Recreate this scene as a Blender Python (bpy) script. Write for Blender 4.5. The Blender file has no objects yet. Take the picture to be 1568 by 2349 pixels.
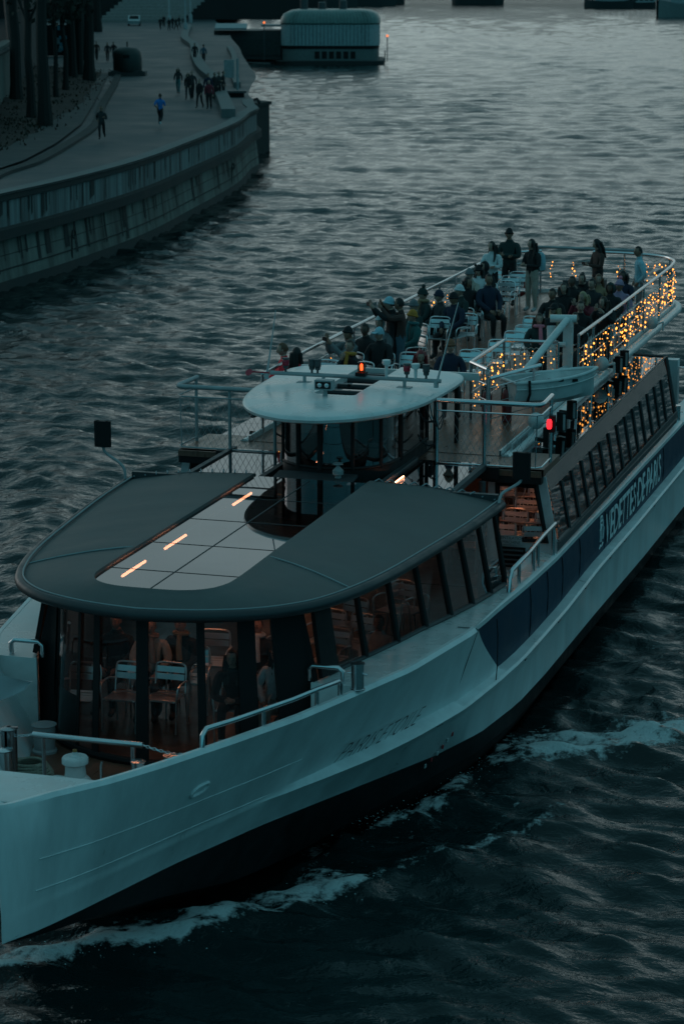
# photographic constants
EXPO = 0.32; SKYS = 0.1; SUNS = 0.12; TEAL = (.34, 2.4, 3.05); GLOW = (3.75, 4.6, 4.6); ZEN = (.8, 2.2, 2.6); HORZ = .75
STRIPE = 13.0; BULBE = 2.6; BEACE = 3.0; REDE = 1.6; LAMPE = 1.3; WBUMP = .045
import bpy, math, random
import numpy as np
from mathutils import Vector, Matrix
random.seed(7); rng = np.random.default_rng(7)
PI = math.pi; rad = math.radians
S = bpy.context.scene; COL = S.collection
# ---------------------------------------------------------------- camera
# world: X = towards the boat's port side, Y = towards its stern, Z up, river level 0
W, H, FPX = 1568., 2349., 5400.
CAM = Vector((10.84, 0, 11.9))
pit = math.atan((H/2+75)/FPX); yaw = math.atan((2450-W/2)*math.cos(pit)/FPX)
FW = Vector((-math.sin(yaw)*math.cos(pit), math.cos(yaw)*math.cos(pit), -math.sin(pit)))
RT = Vector((math.cos(yaw), math.sin(yaw), 0)); UP = RT.cross(FW)
def at(px, py, z):                       # point of the photograph -> point at height z
    d = FW+RT*((px-W/2)/FPX)+UP*((H/2-py)/FPX)
    return CAM+d*((z-CAM.z)/d.z)
cd = bpy.data.cameras.new('camera'); cam = bpy.data.objects.new('camera', cd); COL.objects.link(cam)
cam.matrix_world = Matrix(((RT.x, UP.x, -FW.x, CAM.x), (RT.y, UP.y, -FW.y, CAM.y), (RT.z, UP.z, -FW.z, CAM.z), (0, 0, 0, 1)))
cd.sensor_fit = 'HORIZONTAL'; cd.sensor_width = 24; cd.lens = 24*FPX/W; cd.clip_start = .5; cd.clip_end = 4000
cd.dof.use_dof = True; cd.dof.focus_distance = 36; cd.dof.aperture_fstop = 2.8
S.camera = cam
S.view_settings.view_transform = 'Standard'; S.view_settings.look = 'None'; S.view_settings.exposure = EXPO; S.view_settings.gamma = 1
S.cycles.use_denoising = True; S.cycles.max_bounces = 8; S.cycles.transparent_max_bounces = 16
S.cycles.sample_clamp_indirect = 4; S.cycles.caustics_reflective = False; S.cycles.caustics_refractive = False
# ---------------------------------------------------------------- world
wd = bpy.data.worlds.new('World'); S.world = wd; wd.use_nodes = True
nt = wd.node_tree; nt.nodes.clear()
def N(t, typ, **kw):
    n = t.nodes.new(typ)
    for k, v in kw.items():
        if k in n.inputs.keys() if isinstance(k, str) else False: n.inputs[k].default_value = v
        else: setattr(n, k, v)
    return n
sky = N(nt, 'ShaderNodeTexSky', sky_type='NISHITA', sun_disc=False)
SUN_EL, SUN_AZ = rad(6.0), rad(-55)      # azimuth from +Y towards +X; the sun is low behind cloud
sky.sun_elevation = SUN_EL; sky.sun_rotation = SUN_AZ; sky.air_density = 1.0; sky.dust_density = 1.0; sky.ozone_density = 3.0
L = nt.links.new
tc = N(nt, 'ShaderNodeTexCoord'); nrm = N(nt, 'ShaderNodeVectorMath', operation='NORMALIZE'); sep = N(nt, 'ShaderNodeSeparateXYZ')
L(tc.outputs['Generated'], nrm.inputs[0]); L(nrm.outputs[0], sep.inputs[0])
def mrange(src, a, b, c, d, smooth=True):
    m = N(nt, 'ShaderNodeMapRange'); m.interpolation_type = 'SMOOTHSTEP' if smooth else 'LINEAR'
    for k, v in enumerate((a, b, c, d)): m.inputs[k+1].default_value = v
    L(src, m.inputs[0]); return m.outputs[0]
def cmix(a, b, fac, blend='MIX'):
    m = N(nt, 'ShaderNodeMix', data_type='RGBA', blend_type=blend)
    for k, v in ((6, a), (7, b), (0, fac)):
        if isinstance(v, tuple): m.inputs[k].default_value = (*v, 1)
        elif isinstance(v, (int, float)): m.inputs[k].default_value = v
        else: L(v, m.inputs[k])
    return m.outputs[2]
dv_ = N(nt, 'ShaderNodeVectorMath', operation='DOT_PRODUCT'); dv_.inputs[1].default_value = (math.sin(rad(-38)), math.cos(rad(-38)), 0); L(nrm.outputs[0], dv_.inputs[0])
front = mrange(dv_.outputs['Value'], -.15, .95, 0, 1)
# cloud deck: pale pinkish grey low down ahead, teal elsewhere, darker overhead
cloud = cmix(TEAL, GLOW, front)
cloud = cmix(cloud, ZEN, mrange(sep.outputs['Z'], .05, .62, 0, 1))
nz = N(nt, 'ShaderNodeTexNoise'); nz.inputs['Scale'].default_value = 3.0; nz.inputs['Detail'].default_value = 6; mp = N(nt, 'ShaderNodeMapping'); mp.inputs['Scale'].default_value = (1, 1, 3.5)
L(nrm.outputs[0], mp.inputs[0]); L(mp.outputs[0], nz.inputs['Vector'])
cloud = cmix(cloud, mrange(nz.outputs[0], .3, .7, .72, 1.25, False), 1, 'MULTIPLY')
hor = mrange(sep.outputs['Z'], .0, .10, HORZ, 1)
cloud = cmix(cloud, hor, 1, 'MULTIPLY')
skyc = cmix(sky.outputs[0], (.3, .45, .5), 1, 'MULTIPLY')
tot = cmix(skyc, cloud, .93)
bg = N(nt, 'ShaderNodeBackground'); bg.inputs[1].default_value = SKYS; out = N(nt, 'ShaderNodeOutputWorld')
L(tot, bg.inputs[0]); L(bg.outputs[0], out.inputs[0])
sl = bpy.data.lights.new('sun', 'SUN'); sl.energy = SUNS; sl.angle = rad(25); sl.color = (1, .92, .88)
so = bpy.data.objects.new('sun', sl); COL.objects.link(so); so.location = (0, 40, 60)
sd = Vector((math.sin(SUN_AZ)*math.cos(SUN_EL), math.cos(SUN_AZ)*math.cos(SUN_EL), math.sin(SUN_EL)))
so.rotation_euler = (-sd).to_track_quat('-Z', 'Y').to_euler()
# ---------------------------------------------------------------- materials
MATS = {}
def mat(name, col, rough=.5, metal=0., var=.25, scale=3., bump=0., bscale=40., emit=0., ior=1.5, stretch=(1, 1, 1)):
    if name in MATS: return MATS[name]
    m = bpy.data.materials.new(name); m.use_nodes = True; t = m.node_tree; p = t.nodes['Principled BSDF']
    p.inputs['Roughness'].default_value = rough; p.inputs['Metallic'].default_value = metal; p.inputs['IOR'].default_value = ior
    p.inputs['Base Color'].default_value = (*col, 1)
    c = N(t, 'ShaderNodeTexCoord'); mpn = N(t, 'ShaderNodeMapping'); mpn.inputs['Scale'].default_value = stretch
    t.links.new(c.outputs['Object'], mpn.inputs[0])
    if var:
        n = N(t, 'ShaderNodeTexNoise'); n.inputs['Scale'].default_value = scale; n.inputs['Detail'].default_value = 6; n.inputs['Roughness'].default_value = .65
        r = N(t, 'ShaderNodeMapRange'); r.inputs[1].default_value = .3; r.inputs[2].default_value = .7; r.inputs[3].default_value = 1-var; r.inputs[4].default_value = 1+var*.4
        x = N(t, 'ShaderNodeMix', data_type='RGBA', blend_type='MULTIPLY'); x.inputs[0].default_value = 1; x.inputs[6].default_value = (*col, 1)
        t.links.new(mpn.outputs[0], n.inputs['Vector']); t.links.new(n.outputs[0], r.inputs[0]); t.links.new(r.outputs[0], x.inputs[7]); t.links.new(x.outputs[2], p.inputs['Base Color'])
        if not emit and metal < .5:
            r3 = N(t, 'ShaderNodeMapRange'); r3.inputs[1].default_value = .3; r3.inputs[2].default_value = .7; r3.inputs[3].default_value = max(0, rough-.1); r3.inputs[4].default_value = min(1, rough+.15)
            t.links.new(n.outputs[0], r3.inputs[0]); t.links.new(r3.outputs[0], p.inputs['Roughness'])
    if bump:
        n2 = N(t, 'ShaderNodeTexNoise'); n2.inputs['Scale'].default_value = bscale; n2.inputs['Detail'].default_value = 4
        b = N(t, 'ShaderNodeBump'); b.inputs['Strength'].default_value = bump; b.inputs['Distance'].default_value = .02
        t.links.new(mpn.outputs[0], n2.inputs['Vector']); t.links.new(n2.outputs[0], b.inputs['Height']); t.links.new(b.outputs[0], p.inputs['Normal'])
    if emit:
        p.inputs['Emission Color'].default_value = (*col, 1); p.inputs['Emission Strength'].default_value = emit
    MATS[name] = m; return m
def glassmat(name, tint, ior, rough=0.0, bump=0.0):
    m = bpy.data.materials.new(name); m.use_nodes = True; t = m.node_tree; t.nodes.clear()
    o = N(t, 'ShaderNodeOutputMaterial'); fr = N(t, 'ShaderNodeFresnel'); fr.inputs[0].default_value = ior
    tr = N(t, 'ShaderNodeBsdfTransparent'); tr.inputs[0].default_value = (*tint, 1)
    g = N(t, 'ShaderNodeBsdfGlossy'); g.inputs['Roughness'].default_value = rough; g.inputs[0].default_value = (.95, .97, 1, 1)
    mx = N(t, 'ShaderNodeMixShader')
    if bump:
        c = N(t, 'ShaderNodeTexCoord'); n2 = N(t, 'ShaderNodeTexNoise'); n2.inputs['Scale'].default_value = .8; b = N(t, 'ShaderNodeBump'); b.inputs['Strength'].default_value = bump; b.inputs['Distance'].default_value = .02
        t.links.new(c.outputs['Object'], n2.inputs['Vector']); t.links.new(n2.outputs[0], b.inputs['Height']); t.links.new(b.outputs[0], g.inputs['Normal'])
    t.links.new(fr.outputs[0], mx.inputs[0]); t.links.new(tr.outputs[0], mx.inputs[1]); t.links.new(g.outputs[0], mx.inputs[2]); t.links.new(mx.outputs[0], o.inputs[0])
    MATS[name] = m; return m
WHITE = mat('white_paint', (.63, .65, .65), .28, var=.22, scale=1.6, bump=.04, bscale=14)
HULLW = mat('hull_white', (.7, .74, .75), .36, var=.2, scale=2.4, bump=.05, bscale=2.2, stretch=(1, .8, .18))
NAVY = mat('navy_vinyl', (.014, .045, .078), .55, var=.15, scale=1.0, bump=.05, bscale=2, ior=1.3)
BLACK = mat('black_paint', (.011, .012, .013), .6, var=.2, ior=1.3)
BOTTOM = mat('bottom_paint', (.01, .011, .012), .7, var=.3, ior=1.25)
BOOT = mat('boot_stripe', (.014, .016, .018), .55, var=.4, ior=1.3)
STEEL = mat('stainless_steel', (.62, .64, .66), .24, 1., var=.12)
ALU = mat('aluminium', (.72, .74, .76), .34, 1., var=.1)
CANVAS = mat('grey_canvas', (.112, .108, .106), .7, var=.3, scale=1.6, bump=.3, bscale=4.0)
TRIM = mat('dark_trim', (.028, .032, .036), .45, var=.2)
TEAK = mat('wood_deck', (.17, .075, .05), .33, var=.35, scale=2.5, stretch=(6, .6, 1))
FLOOR = mat('saloon_floor', (.05, .03, .02), .4, var=.3)
GLASS = glassmat('window_glass', (.42, .46, .47), 1.9)
GLASSF = glassmat('front_glass', (.86, .86, .86), 1.4)
GLASSR = glassmat('roof_glass', (.15, .155, .16), 2.2, .02, .08)
GLASSB = glassmat('tinted_glass', (.16, .18, .19), 2.3, 0, .03)
GREYP = mat('grey_paint', (.3, .32, .33), .5)
DGREY = mat('dark_grey', (.06, .065, .07), .55)
RED = mat('red_paint', (.5, .03, .04), .4)
WIRE = mat('pale_wire', (.5, .5, .48), .6)
TIE = mat('lacing_cord', (.25, .28, .3), .6)
STRIP = mat('warm_strip_lamp', (1, .35, .17), emit=STRIPE, var=0)
BULB = mat('warm_bulb', (1, .36, .06), emit=BULBE, var=0)
ROPE = mat('rope', (.32, .33, .27), .9, var=.4, scale=30, bump=.6, bscale=90)
# ---------------------------------------------------------------- mesh builder
class MB:
    def __init__(s): s.v = []; s.f = []; s.m = []
    def add(s, vs, fs, m=0):
        b = len(s.v); s.v += [tuple(p) for p in vs]; s.f += [tuple(b+i for i in q) for q in fs]; s.m += [m]*len(fs); return s
    def box(s, c, d, rz=0., m=0, rx=0., ry=0.):
        Mx = Matrix.Translation(c) @ Matrix.Rotation(rz, 4, 'Z') @ Matrix.Rotation(ry, 4, 'Y') @ Matrix.Rotation(rx, 4, 'X')
        a, b, e = d[0]/2, d[1]/2, d[2]/2
        vs = [Mx @ Vector(p) for p in ((-a, -b, -e), (a, -b, -e), (a, b, -e), (-a, b, -e), (-a, -b, e), (a, -b, e), (a, b, e), (-a, b, e))]
        return s.add(vs, [(0, 3, 2, 1), (4, 5, 6, 7), (0, 1, 5, 4), (1, 2, 6, 5), (2, 3, 7, 6), (3, 0, 4, 7)], m)
    def tube(s, path, r, n=8, closed=False, m=0, cap=True):
        P = [Vector(p) for p in path]; k = len(P); rr = r if isinstance(r, (list, tuple)) else [r]*k; vs = []
        T = []
        for i in range(k):
            a = P[(i-1) % k] if (closed or i) else P[0]; b = P[(i+1) % k] if (closed or i < k-1) else P[-1]
            t = (b-a); T.append(t.normalized() if t.length > 1e-9 else Vector((0, 0, 1)))
        u = T[0].cross(Vector((0, 0, 1)));  u = u.normalized() if u.length > .05 else T[0].cross(Vector((1, 0, 0))).normalized()
        for i in range(k):
            u = (u-T[i]*u.dot(T[i])); u = u.normalized() if u.length > 1e-6 else T[i].orthogonal().normalized()
            w = T[i].cross(u)
            for j in range(n):
                g = 2*PI*j/n; vs.append(P[i]+(u*math.cos(g)+w*math.sin(g))*rr[i])
        fs = []
        for i in range(k if closed else k-1):
            for j in range(n):
                i2 = (i+1) % k; fs.append((i*n+j, i*n+(j+1) % n, i2*n+(j+1) % n, i2*n+j))
        if cap and not closed: fs += [tuple(range(n))[::-1], tuple(range((k-1)*n, k*n))]
        return s.add(vs, fs, m)
    def lathe(s, prof, c=(0, 0, 0), n=16, m=0, sx=1., sy=1.):
        vs = [(c[0]+r*math.cos(2*PI*j/n)*sx, c[1]+r*math.sin(2*PI*j/n)*sy, c[2]+z) for r, z in prof for j in range(n)]
        fs = [(i*n+j, i*n+(j+1) % n, (i+1)*n+(j+1) % n, (i+1)*n+j) for i in range(len(prof)-1) for j in range(n)]
        fs += [tuple(range(n))[::-1], tuple(range((len(prof)-1)*n, len(prof)*n))]
        return s.add(vs, fs, m)
    def loft(s, rows, m=0, closed=False, mats=None):
        k = len(rows[0]); vs = [p for r in rows for p in r]; b = len(s.v)
        s.v += [tuple(p) for p in vs]
        for i in range(len(rows)-1):
            for j in range(k if closed else k-1):
                s.f.append((b+i*k+j, b+i*k+(j+1) % k, b+(i+1)*k+(j+1) % k, b+(i+1)*k+j)); s.m.append(mats[j] if mats else m)
        return s
    def prism(s, pts, z0, z1, m=0):
        n = len(pts); vs = [(x, y, z0) for x, y in pts]+[(x, y, z1) for x, y in pts]
        return s.add(vs, [tuple(range(n))[::-1], tuple(range(n, 2*n))]+[(i, (i+1) % n, n+(i+1) % n, n+i) for i in range(n)], m)
    def slab(s, q, th, m=0):               # a quad (or polygon) given a thickness along its normal
        P = [Vector(p) for p in q]; nn = (P[1]-P[0]).cross(P[2]-P[1]).normalized()*th; n = len(P)
        return s.add(P+[p+nn for p in P], [tuple(range(n))[::-1], tuple(range(n, 2*n))]+[(i, (i+1) % n, n+(i+1) % n, n+i) for i in range(n)], m)
    def ball(s, c, r, n=10, k=7, m=0):
        r = r if isinstance(r, (tuple, list)) else (r, r, r)
        rows = [[(c[0]+r[0]*math.sin(PI*i/k)*math.cos(2*PI*j/n), c[1]+r[1]*math.sin(PI*i/k)*math.sin(2*PI*j/n), c[2]-r[2]*math.cos(PI*i/k)) for j in range(n)] for i in range(k+1)]
        return s.loft(rows, m, True)
    def mesh(s, name, mats, smooth=True):
        me = bpy.data.meshes.new(name); me.from_pydata(s.v, [], s.f)
        for mm in (mats if isinstance(mats, (list, tuple)) else [mats]): me.materials.append(mm)
        me.polygons.foreach_set('material_index', s.m)
        if smooth: me.shade_smooth(); me.set_sharp_from_angle(angle=rad(38))
        me.validate(); me.update(); return me
    def build(s, name, mats, parent=None, smooth=True, **tags):
        return link(name, s.mesh(name, mats, smooth), parent, **tags)
def link(name, me, parent=None, loc=None, rz=0, **tags):
    o = bpy.data.objects.new(name, me); COL.objects.link(o)
    if parent is not None:
        o.parent = parent
        if loc is None:
            b = parent
            while b.parent is not None: b = b.parent
            o.matrix_parent_inverse = INV.get(b.name, Matrix.Identity(4)) if parent is b else Matrix.Identity(4)
    if loc is not None: o.location = loc
    if rz: o.rotation_euler[2] = rz
    for k, v in tags.items(): o[k] = v
    return o
INV = {}
def thing(name, label, cat, loc=(0, 0, 0), rz=0, group=None, world=False):
    o = bpy.data.objects.new(name, None); COL.objects.link(o); o.location = loc; o.rotation_euler = (0, 0, rz); o.empty_display_size = .2
    o['label'] = label; o['category'] = cat
    if group: o['group'] = group
    if world: INV[o.name] = Matrix.Translation(-Vector(loc))
    return o
def dup(root, loc, rz, label, group=None):
    r = root.copy(); COL.objects.link(r); r.location = loc; r.rotation_euler = (0, 0, rz); r['label'] = label
    if group: r['group'] = group
    for ch in root.children:
        c = ch.copy(); COL.objects.link(c); c.parent = r
    return r
def T(o, label, cat, group=None, kind=None):
    o['label'] = label
    if cat: o['category'] = cat
    if group: o['group'] = group
    if kind: o['kind'] = kind
    return o
def itp(y, tab, k=1):
    ys = [t[0] for t in tab]; return float(np.interp(y, ys, [t[k] for t in tab]))
def smooth_path(P, n=6):
    P = [Vector(p) for p in P]; out = []
    for i in range(len(P)-1):
        p0 = P[max(i-1, 0)]; p1 = P[i]; p2 = P[i+1]; p3 = P[min(i+2, len(P)-1)]
        for k in range(n):
            t = k/n; out.append(.5*((2*p1)+(p2-p0)*t+(2*p0-5*p1+4*p2-p3)*t*t+(3*p1-p0-3*p2+p3)*t**3))
    return out+[P[-1]]
def textmesh(s, size, sx=1., shear=0., off=0., space=1.):
    c = bpy.data.curves.new('lettering', 'FONT'); c.body = s; c.size = size; c.shear = shear; c.offset = off; c.align_x = 'LEFT'; c.space_character = space; c.resolution_u = 3
    o = bpy.data.objects.new('lettering', c); COL.objects.link(o); dg = bpy.context.evaluated_depsgraph_get(); dg.update()
    me = bpy.data.meshes.new_from_object(o.evaluated_get(dg)); bpy.data.objects.remove(o); bpy.data.curves.remove(c)
    vs = [(v.co.x*sx, v.co.y) for v in me.vertices]; fs = [tuple(p.vertices) for p in me.polygons]; bpy.data.meshes.remove(me); return vs, fs
# ================================================================ THE BOAT
boat = thing('excursion_boat', 'long white sightseeing boat with grey canopy, glazed saloons and open top deck', 'boat', (0, 40, 0), world=True)
DK, FL = 3.9, 1.75                        # upper deck, saloon floor
XS = [(22.7, 0), (22.78, .12), (22.95, .24), (23.3, .44), (23.9, .88), (24.6, 1.26), (25.7, 1.78), (26.8, 2.26), (27.7, 2.56), (29.2, 3.05), (31.2, 3.42), (32.2, 3.46), (60, 3.46)]
XW = [(22.7, 0, 1.15), (23.4, .18, 1.07), (24.2, .40, 1.04), (26.0, .87, .98), (27.75, 1.41, .91), (29.5, 2.09, .86), (31.4, 2.82, .8), (32.7, 3.17, .76), (34.3, 3.39, .75), (36, 3.47, .75), (40.2, 3.47, .62), (45.5, 3.47, .42), (51, 3.47, .28), (58.6, 3.45, .2)]
ZT = [(22.7, 1.42), (27.2, 1.42), (28.2, 1.45), (29.1, 1.5), (30, 1.55), (33, 1.62), (34.4, 1.65), (37, 1.58), (40, 1.58), (44, 1.48), (48, 1.42), (51, 1.38), (58.6, 1.3)]
DT = [(22.7, 0), (27.2, 0), (27.6, .08), (28.2, .15), (29, .24), (30, .29), (31.3, .22), (33, .15)]
ZB = [(31.0, 2.74), (33.6, 2.62), (35, 2.55), (37, 2.45), (41.7, 2.35), (45.5, 2.3), (51, 2.2), (58.6, 2.1)]
ZS = 2.74
def hull_x(y, z):                         # outer skin of the fore body
    xs = itp(y, XS); xw = itp(y, XW); zw = itp(y, XW, 2); return xw+(xs-xw)*(z-zw)/(ZS-zw)
hull = MB()
KEEL = [(22.7, 1.12), (23.4, .9), (24.5, .62), (26, .1), (27.5, -.45), (29, -.7), (60, -.7)]
def lower(y):                              # strake and everything below it, one run from stem to stern
    xw, zw, zt, d = itp(y, XW), itp(y, XW, 2), itp(y, ZT), itp(y, DT); xl = hull_x(y, zt); g = min(1, max(0, (y-32.2)/3)); g = g*g*(3-2*g)
    mx_ = lambda a, b: a+(b-a)*g
    return [(mx_(xl+d*.8, 3.58), y, zt+.012), (mx_(xl+d, 3.61), y, zt-.02), (mx_(hull_x(y, zt-.09)+d*.9, 3.58), y, zt-.09), (mx_(hull_x(y, zt-.3)+d*.3, 3.49), y, zt-.3), (xw, y, zw), (xw*.985, y, zw-.03)], xl, g
def under(y):
    xw, zw, k_ = itp(y, XW), itp(y, XW, 2), itp(y, KEEL); u = min(1, max(0, (y-27.5)/5)); u = u*u*(3-2*u)
    return [(xw*.8*(1-u)+(xw*.985-.05)*u, y+.05, (zw-.03+(k_-zw)*.55)*(1-u)+(zw-.36)*u), (max(0, xw-.9)*u, y+.1, min(k_, zw-.04)*(1-u)-.8*u)]
ys1 = list(np.concatenate([[22.7, 22.74, 22.8, 22.9, 23.05, 23.3], np.arange(23.6, 31.3, .25), [31.35]]))
for sx in (1, -1):
    O = lambda rows, mats, flip=False: hull.loft(rows if sx > 0 else [r[::-1] for r in rows], mats=mats if sx > 0 else mats[::-1])
    mir = lambda pts: [(sx*p[0], p[1], p[2]) for p in pts]
    rows = []
    for y in ys1:
        xs, xw, zw, zt = itp(y, XS), itp(y, XW), itp(y, XW, 2), itp(y, ZT); d = itp(y, DT)
        inn = max(xs-.13, 0.); ib = min(inn, max(0, hull_x(y, FL-.3)-.1)); ya = y+.1 if y < 23.2 else y; lw, xl, g = lower(y)
        rows.append(mir([(ib, ya, FL-.3), (inn, ya, ZS), (max(xs-.10, 0), y, ZS+.035), (max(xs-.04, 0), y, ZS+.035), (xs, y, ZS-.02), (hull_x(y, 2.2), y, 2.2), (hull_x(y, zt+.07)+.02*min(1, d*8), y, zt+.07)]+lw+under(y)))
    O(rows, [0]*12+[3, 2])
    rows = []                              # slanted step where the thick white side ends before the blue one
    for y in np.linspace(31.35, 33.1, 12):
        zt = itp(y, ZT); ztop = max(zt+.05, ZS-(y-31.35)*.62); zz = [ztop+(zt+.04-ztop)*k/4 for k in range(5)]
        rows.append(mir([(hull_x(y, ztop)-.3, y, ztop+.03), (hull_x(y, ztop)-.03, y, ztop+.03)]+[(hull_x(y, z)+.012, y, z) for z in zz]+[(lower(y)[0][0][0], y, zt+.012)]))
    O(rows, [0]*7)
    rows = []
    for y in [31.3, 31.5, 31.7, 31.9, 32.1, 32.3, 32.5, 32.8, 33.1, 33.5]+list(np.arange(34, 58.7, .5)):
        zb, zt, xw = itp(y, ZB), itp(y, ZT), itp(y, XW); e = max(0, (y-57)/1.7)**2*1.2; lw, xl, g = lower(y); zw = itp(y, XW, 2)
        bx = lambda z, out=0.: (hull_x(y, z)-.09)*(1-g)+(3.41+out)*g
        pts = [(2.98, y, zb+.02), (bx(zb)-.04, y, zb+.02), (bx(zb), y, zb), (bx(zb), y, zb-.07), (bx(zb-.08)-.006, y, zb-.075), (bx((zb+zt)/2, .025), y, (zb+zt)/2), (bx(zt, .01), y, zt+.012)]+lw+under(y)
        rows.append(mir([(p[0]-e, p[1], p[2]) for p in pts]))
    O(rows, [0, 0, 0, 0, 1, 1]+[0]*6+[3, 2])
hull.box((0, 58.5, 1.2), (4.2, .3, 2.2))
hl = hull.build('hull', [HULLW, NAVY, BOTTOM, BOOT], boat)
# vinyl seams, draught marks, hawse hole
sm = MB()
for y in (32.6, 34.9, 36.2, 37.4, 38.9, 41.3, 44.4, 47.9, 50.9):
    sm = MB(); sm.tube([(3.412, y+.03*k, itp(y, ZB)-.1+(itp(y, ZT)+.03-itp(y, ZB)+.1)*k/4) for k in range(5)] if False else [(3.405+(.03 if 0 < k < 4 else .012), y+.0*k, itp(y, ZB)-.1+(itp(y, ZT)+.02-itp(y, ZB)+.1)*k/4) for k in range(5)], .008, 5); sm.build('vinyl_seam', BLACK, hl)
hp = MB(); c = Vector((hull_x(25.5, 2.15)+.01, 25.5, 2.15)); tn = Vector((hull_x(25.9, 2.15)-hull_x(25.1, 2.15), .8, 0)).normalized(); upv = Vector((hull_x(25.5, 2.4)-hull_x(25.5, 1.9), 0, .5)).normalized()
hp.tube([c+tn*(.13*math.copysign(abs(math.cos(a))**.6, math.cos(a)))+upv*(.075*math.sin(a)+.03*math.cos(a)) for a in np.linspace(0, 2*PI, 24, endpoint=False)], .022, 8, closed=True)
hp.add([c+Vector((-.012, 0, 0))+tn*(.12*math.cos(a))+upv*(.065*math.sin(a)+.03*math.cos(a)) for a in np.linspace(0, 2*PI, 20, endpoint=False)], [tuple(range(20))], 1)
hp.build('hawse_hole', [HULLW, GREYP], hl)
dm = MB()
for k in range(6):
    z = 1.02-k*.07; y = 31.65-k*.1
    o = Vector((hull_x(y, z)-.02, y, z)) if False else Vector((itp(y, XW)+(itp(y, XS)-itp(y, XW))*(z-itp(y, XW, 2))/2.04+.03, y, z))
    dm.slab([o, o+Vector((.012, .04, 0)), o+Vector((.03, .0, .07)), o+Vector((.02, -.04, .07))], .012, k % 2)
dm.build('draught_mark', [RED, WHITE], hl)
for fr in (.38, .68):
    wl_ = MB(); wl_.tube([(hull_x(y, 1+1.74*0+(itp(y, XW, 2)-1)+(ZS-itp(y, XW, 2))*fr*.8)+.004, y, itp(y, XW, 2)+(ZS-itp(y, XW, 2))*fr*.8) for y in np.linspace(23.2, 28.4 if fr < .5 else 27.6, 14)], .006, 4); wl_.build('weld_seam', HULLW, hl)
# name on the bow, company lettering and emblem on the blue side
def letter(name, s, size, y0, z0, sxx, shear, m, fx, rise=0., off=0., space=1., parent=hl):
    vs, fs = textmesh(s, size, sxx, shear, off, space); b = MB()
    P = [(fx(y0+u, z0+v+rise*u)+.03, y0+u, z0+v+rise*u) for u, v in vs]; b.add(P, fs); return b.build(name, m, parent, smooth=False)
LETD = mat('dark_lettering', (.03, .035, .04), .4); LETW = mat('pale_lettering', (.72, .78, .8), .5, var=.1)
def strx(y, z): return hull_x(y, z)+.037
letter('ship_name', 'PARIS ETOILE', .4, 28.42, 1.58, .72, .55, LETD, strx, rise=.02, off=-.006, space=1.08)
def bluex(y, z): return 3.422
fx = lambda y, z: 3.405+.03*max(0, 1-abs((z-(itp(y, ZB)+itp(y, ZT))/2)/(.5*(itp(y, ZB)-itp(y, ZT)))))
letter('company_lettering', 'VEDETTES\u00b7DE\u00b7PARIS', .80, 41.25, 1.66, .84, .06, LETW, fx, rise=-.012, space=1.05, off=.008)
for y, dz, ln in ((33.9, -.03, .1), (36.3, -.05, .22), (38.6, -.02, .08), (40.9, -.06, .16), (42.4, -.03, .3), (45.8, -.04, .12), (30.6, -.05, .18)):
    q = lower(y)[0][2]; q2 = lower(y+ln)[0][2]; k = MB(); k.tube([(q[0]+.012, y, q[2]+.03), (q2[0]+.012, y+ln, q2[2]+.03+dz*.3)], [.018, .008], 5); k.build('scuff_mark', DGREY, hl)
em = MB(); ey, ez = 40.72, 1.7
for path in ([(0, 0), (.1, .05), (.2, .0), (.32, .05)], [(.03, .12), (.0, .34), (.16, .42), (.34, .33), (.3, .12)], [(.16, .42), (.16, .1)], [(.05, .36), (.05, .48), (.28, .48), (.28, .36)], [(.09, .48), (.09, .56), (.24, .56), (.24, .48)]):
    em.tube([(fx(ey+u, ez+v)+.012, ey+u, ez+v) for u, v in path], .014, 5)
em.build('company_emblem', LETW, hl)
# decks and shoulders
dkm = MB()
out = [(hull_x(y, FL-.06)-.09, y) for y in (23.3, 24, 25, 26, 27, 28.1)]
dkm.prism([(x, y) for x, y in out]+[(-x, y) for x, y in out[::-1]], FL-.06, FL)
dkm.build('foredeck', TEAK, boat)
XB = [(28.2, 1.98), (29.2, 2.25), (30.1, 2.5), (31.5, 2.82), (33.1, 3.06), (34.4, 3.14), (37.3, 3.1)]
sh = MB()
for sx in (1, -1):
    rows = []
    for y in np.arange(28.2, 37.3, .3):
        z = (ZS+.03 if y < 31.2 else itp(y, ZB)+.025); rows.append([(sx*itp(y, XB), y, z-.9), (sx*itp(y, XB), y, z), (sx*(min(itp(y, XS), 3.4)-.06), y, z)])
    sh.loft(rows if sx < 0 else [r[::-1] for r in rows])
    sh.slab([(sx*1.95, 28.2, FL), (sx*(hull_x(28.2, FL)-.1), 28.2, FL), (sx*(itp(28.2, XS)-.1), 28.2, ZS+.03), (sx*1.95, 28.2, ZS+.03)][::sx], .04)
sh.build('side_shoulder', WHITE, boat)
bp = MB(); bp.prism([(-.72, 23.85), (.72, 23.85), (.4, 23.32), (.1, 22.9), (-.1, 22.9), (-.4, 23.32)], ZS-.02, ZS+.02); bp.build('bow_plate', WHITE, boat)
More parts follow.
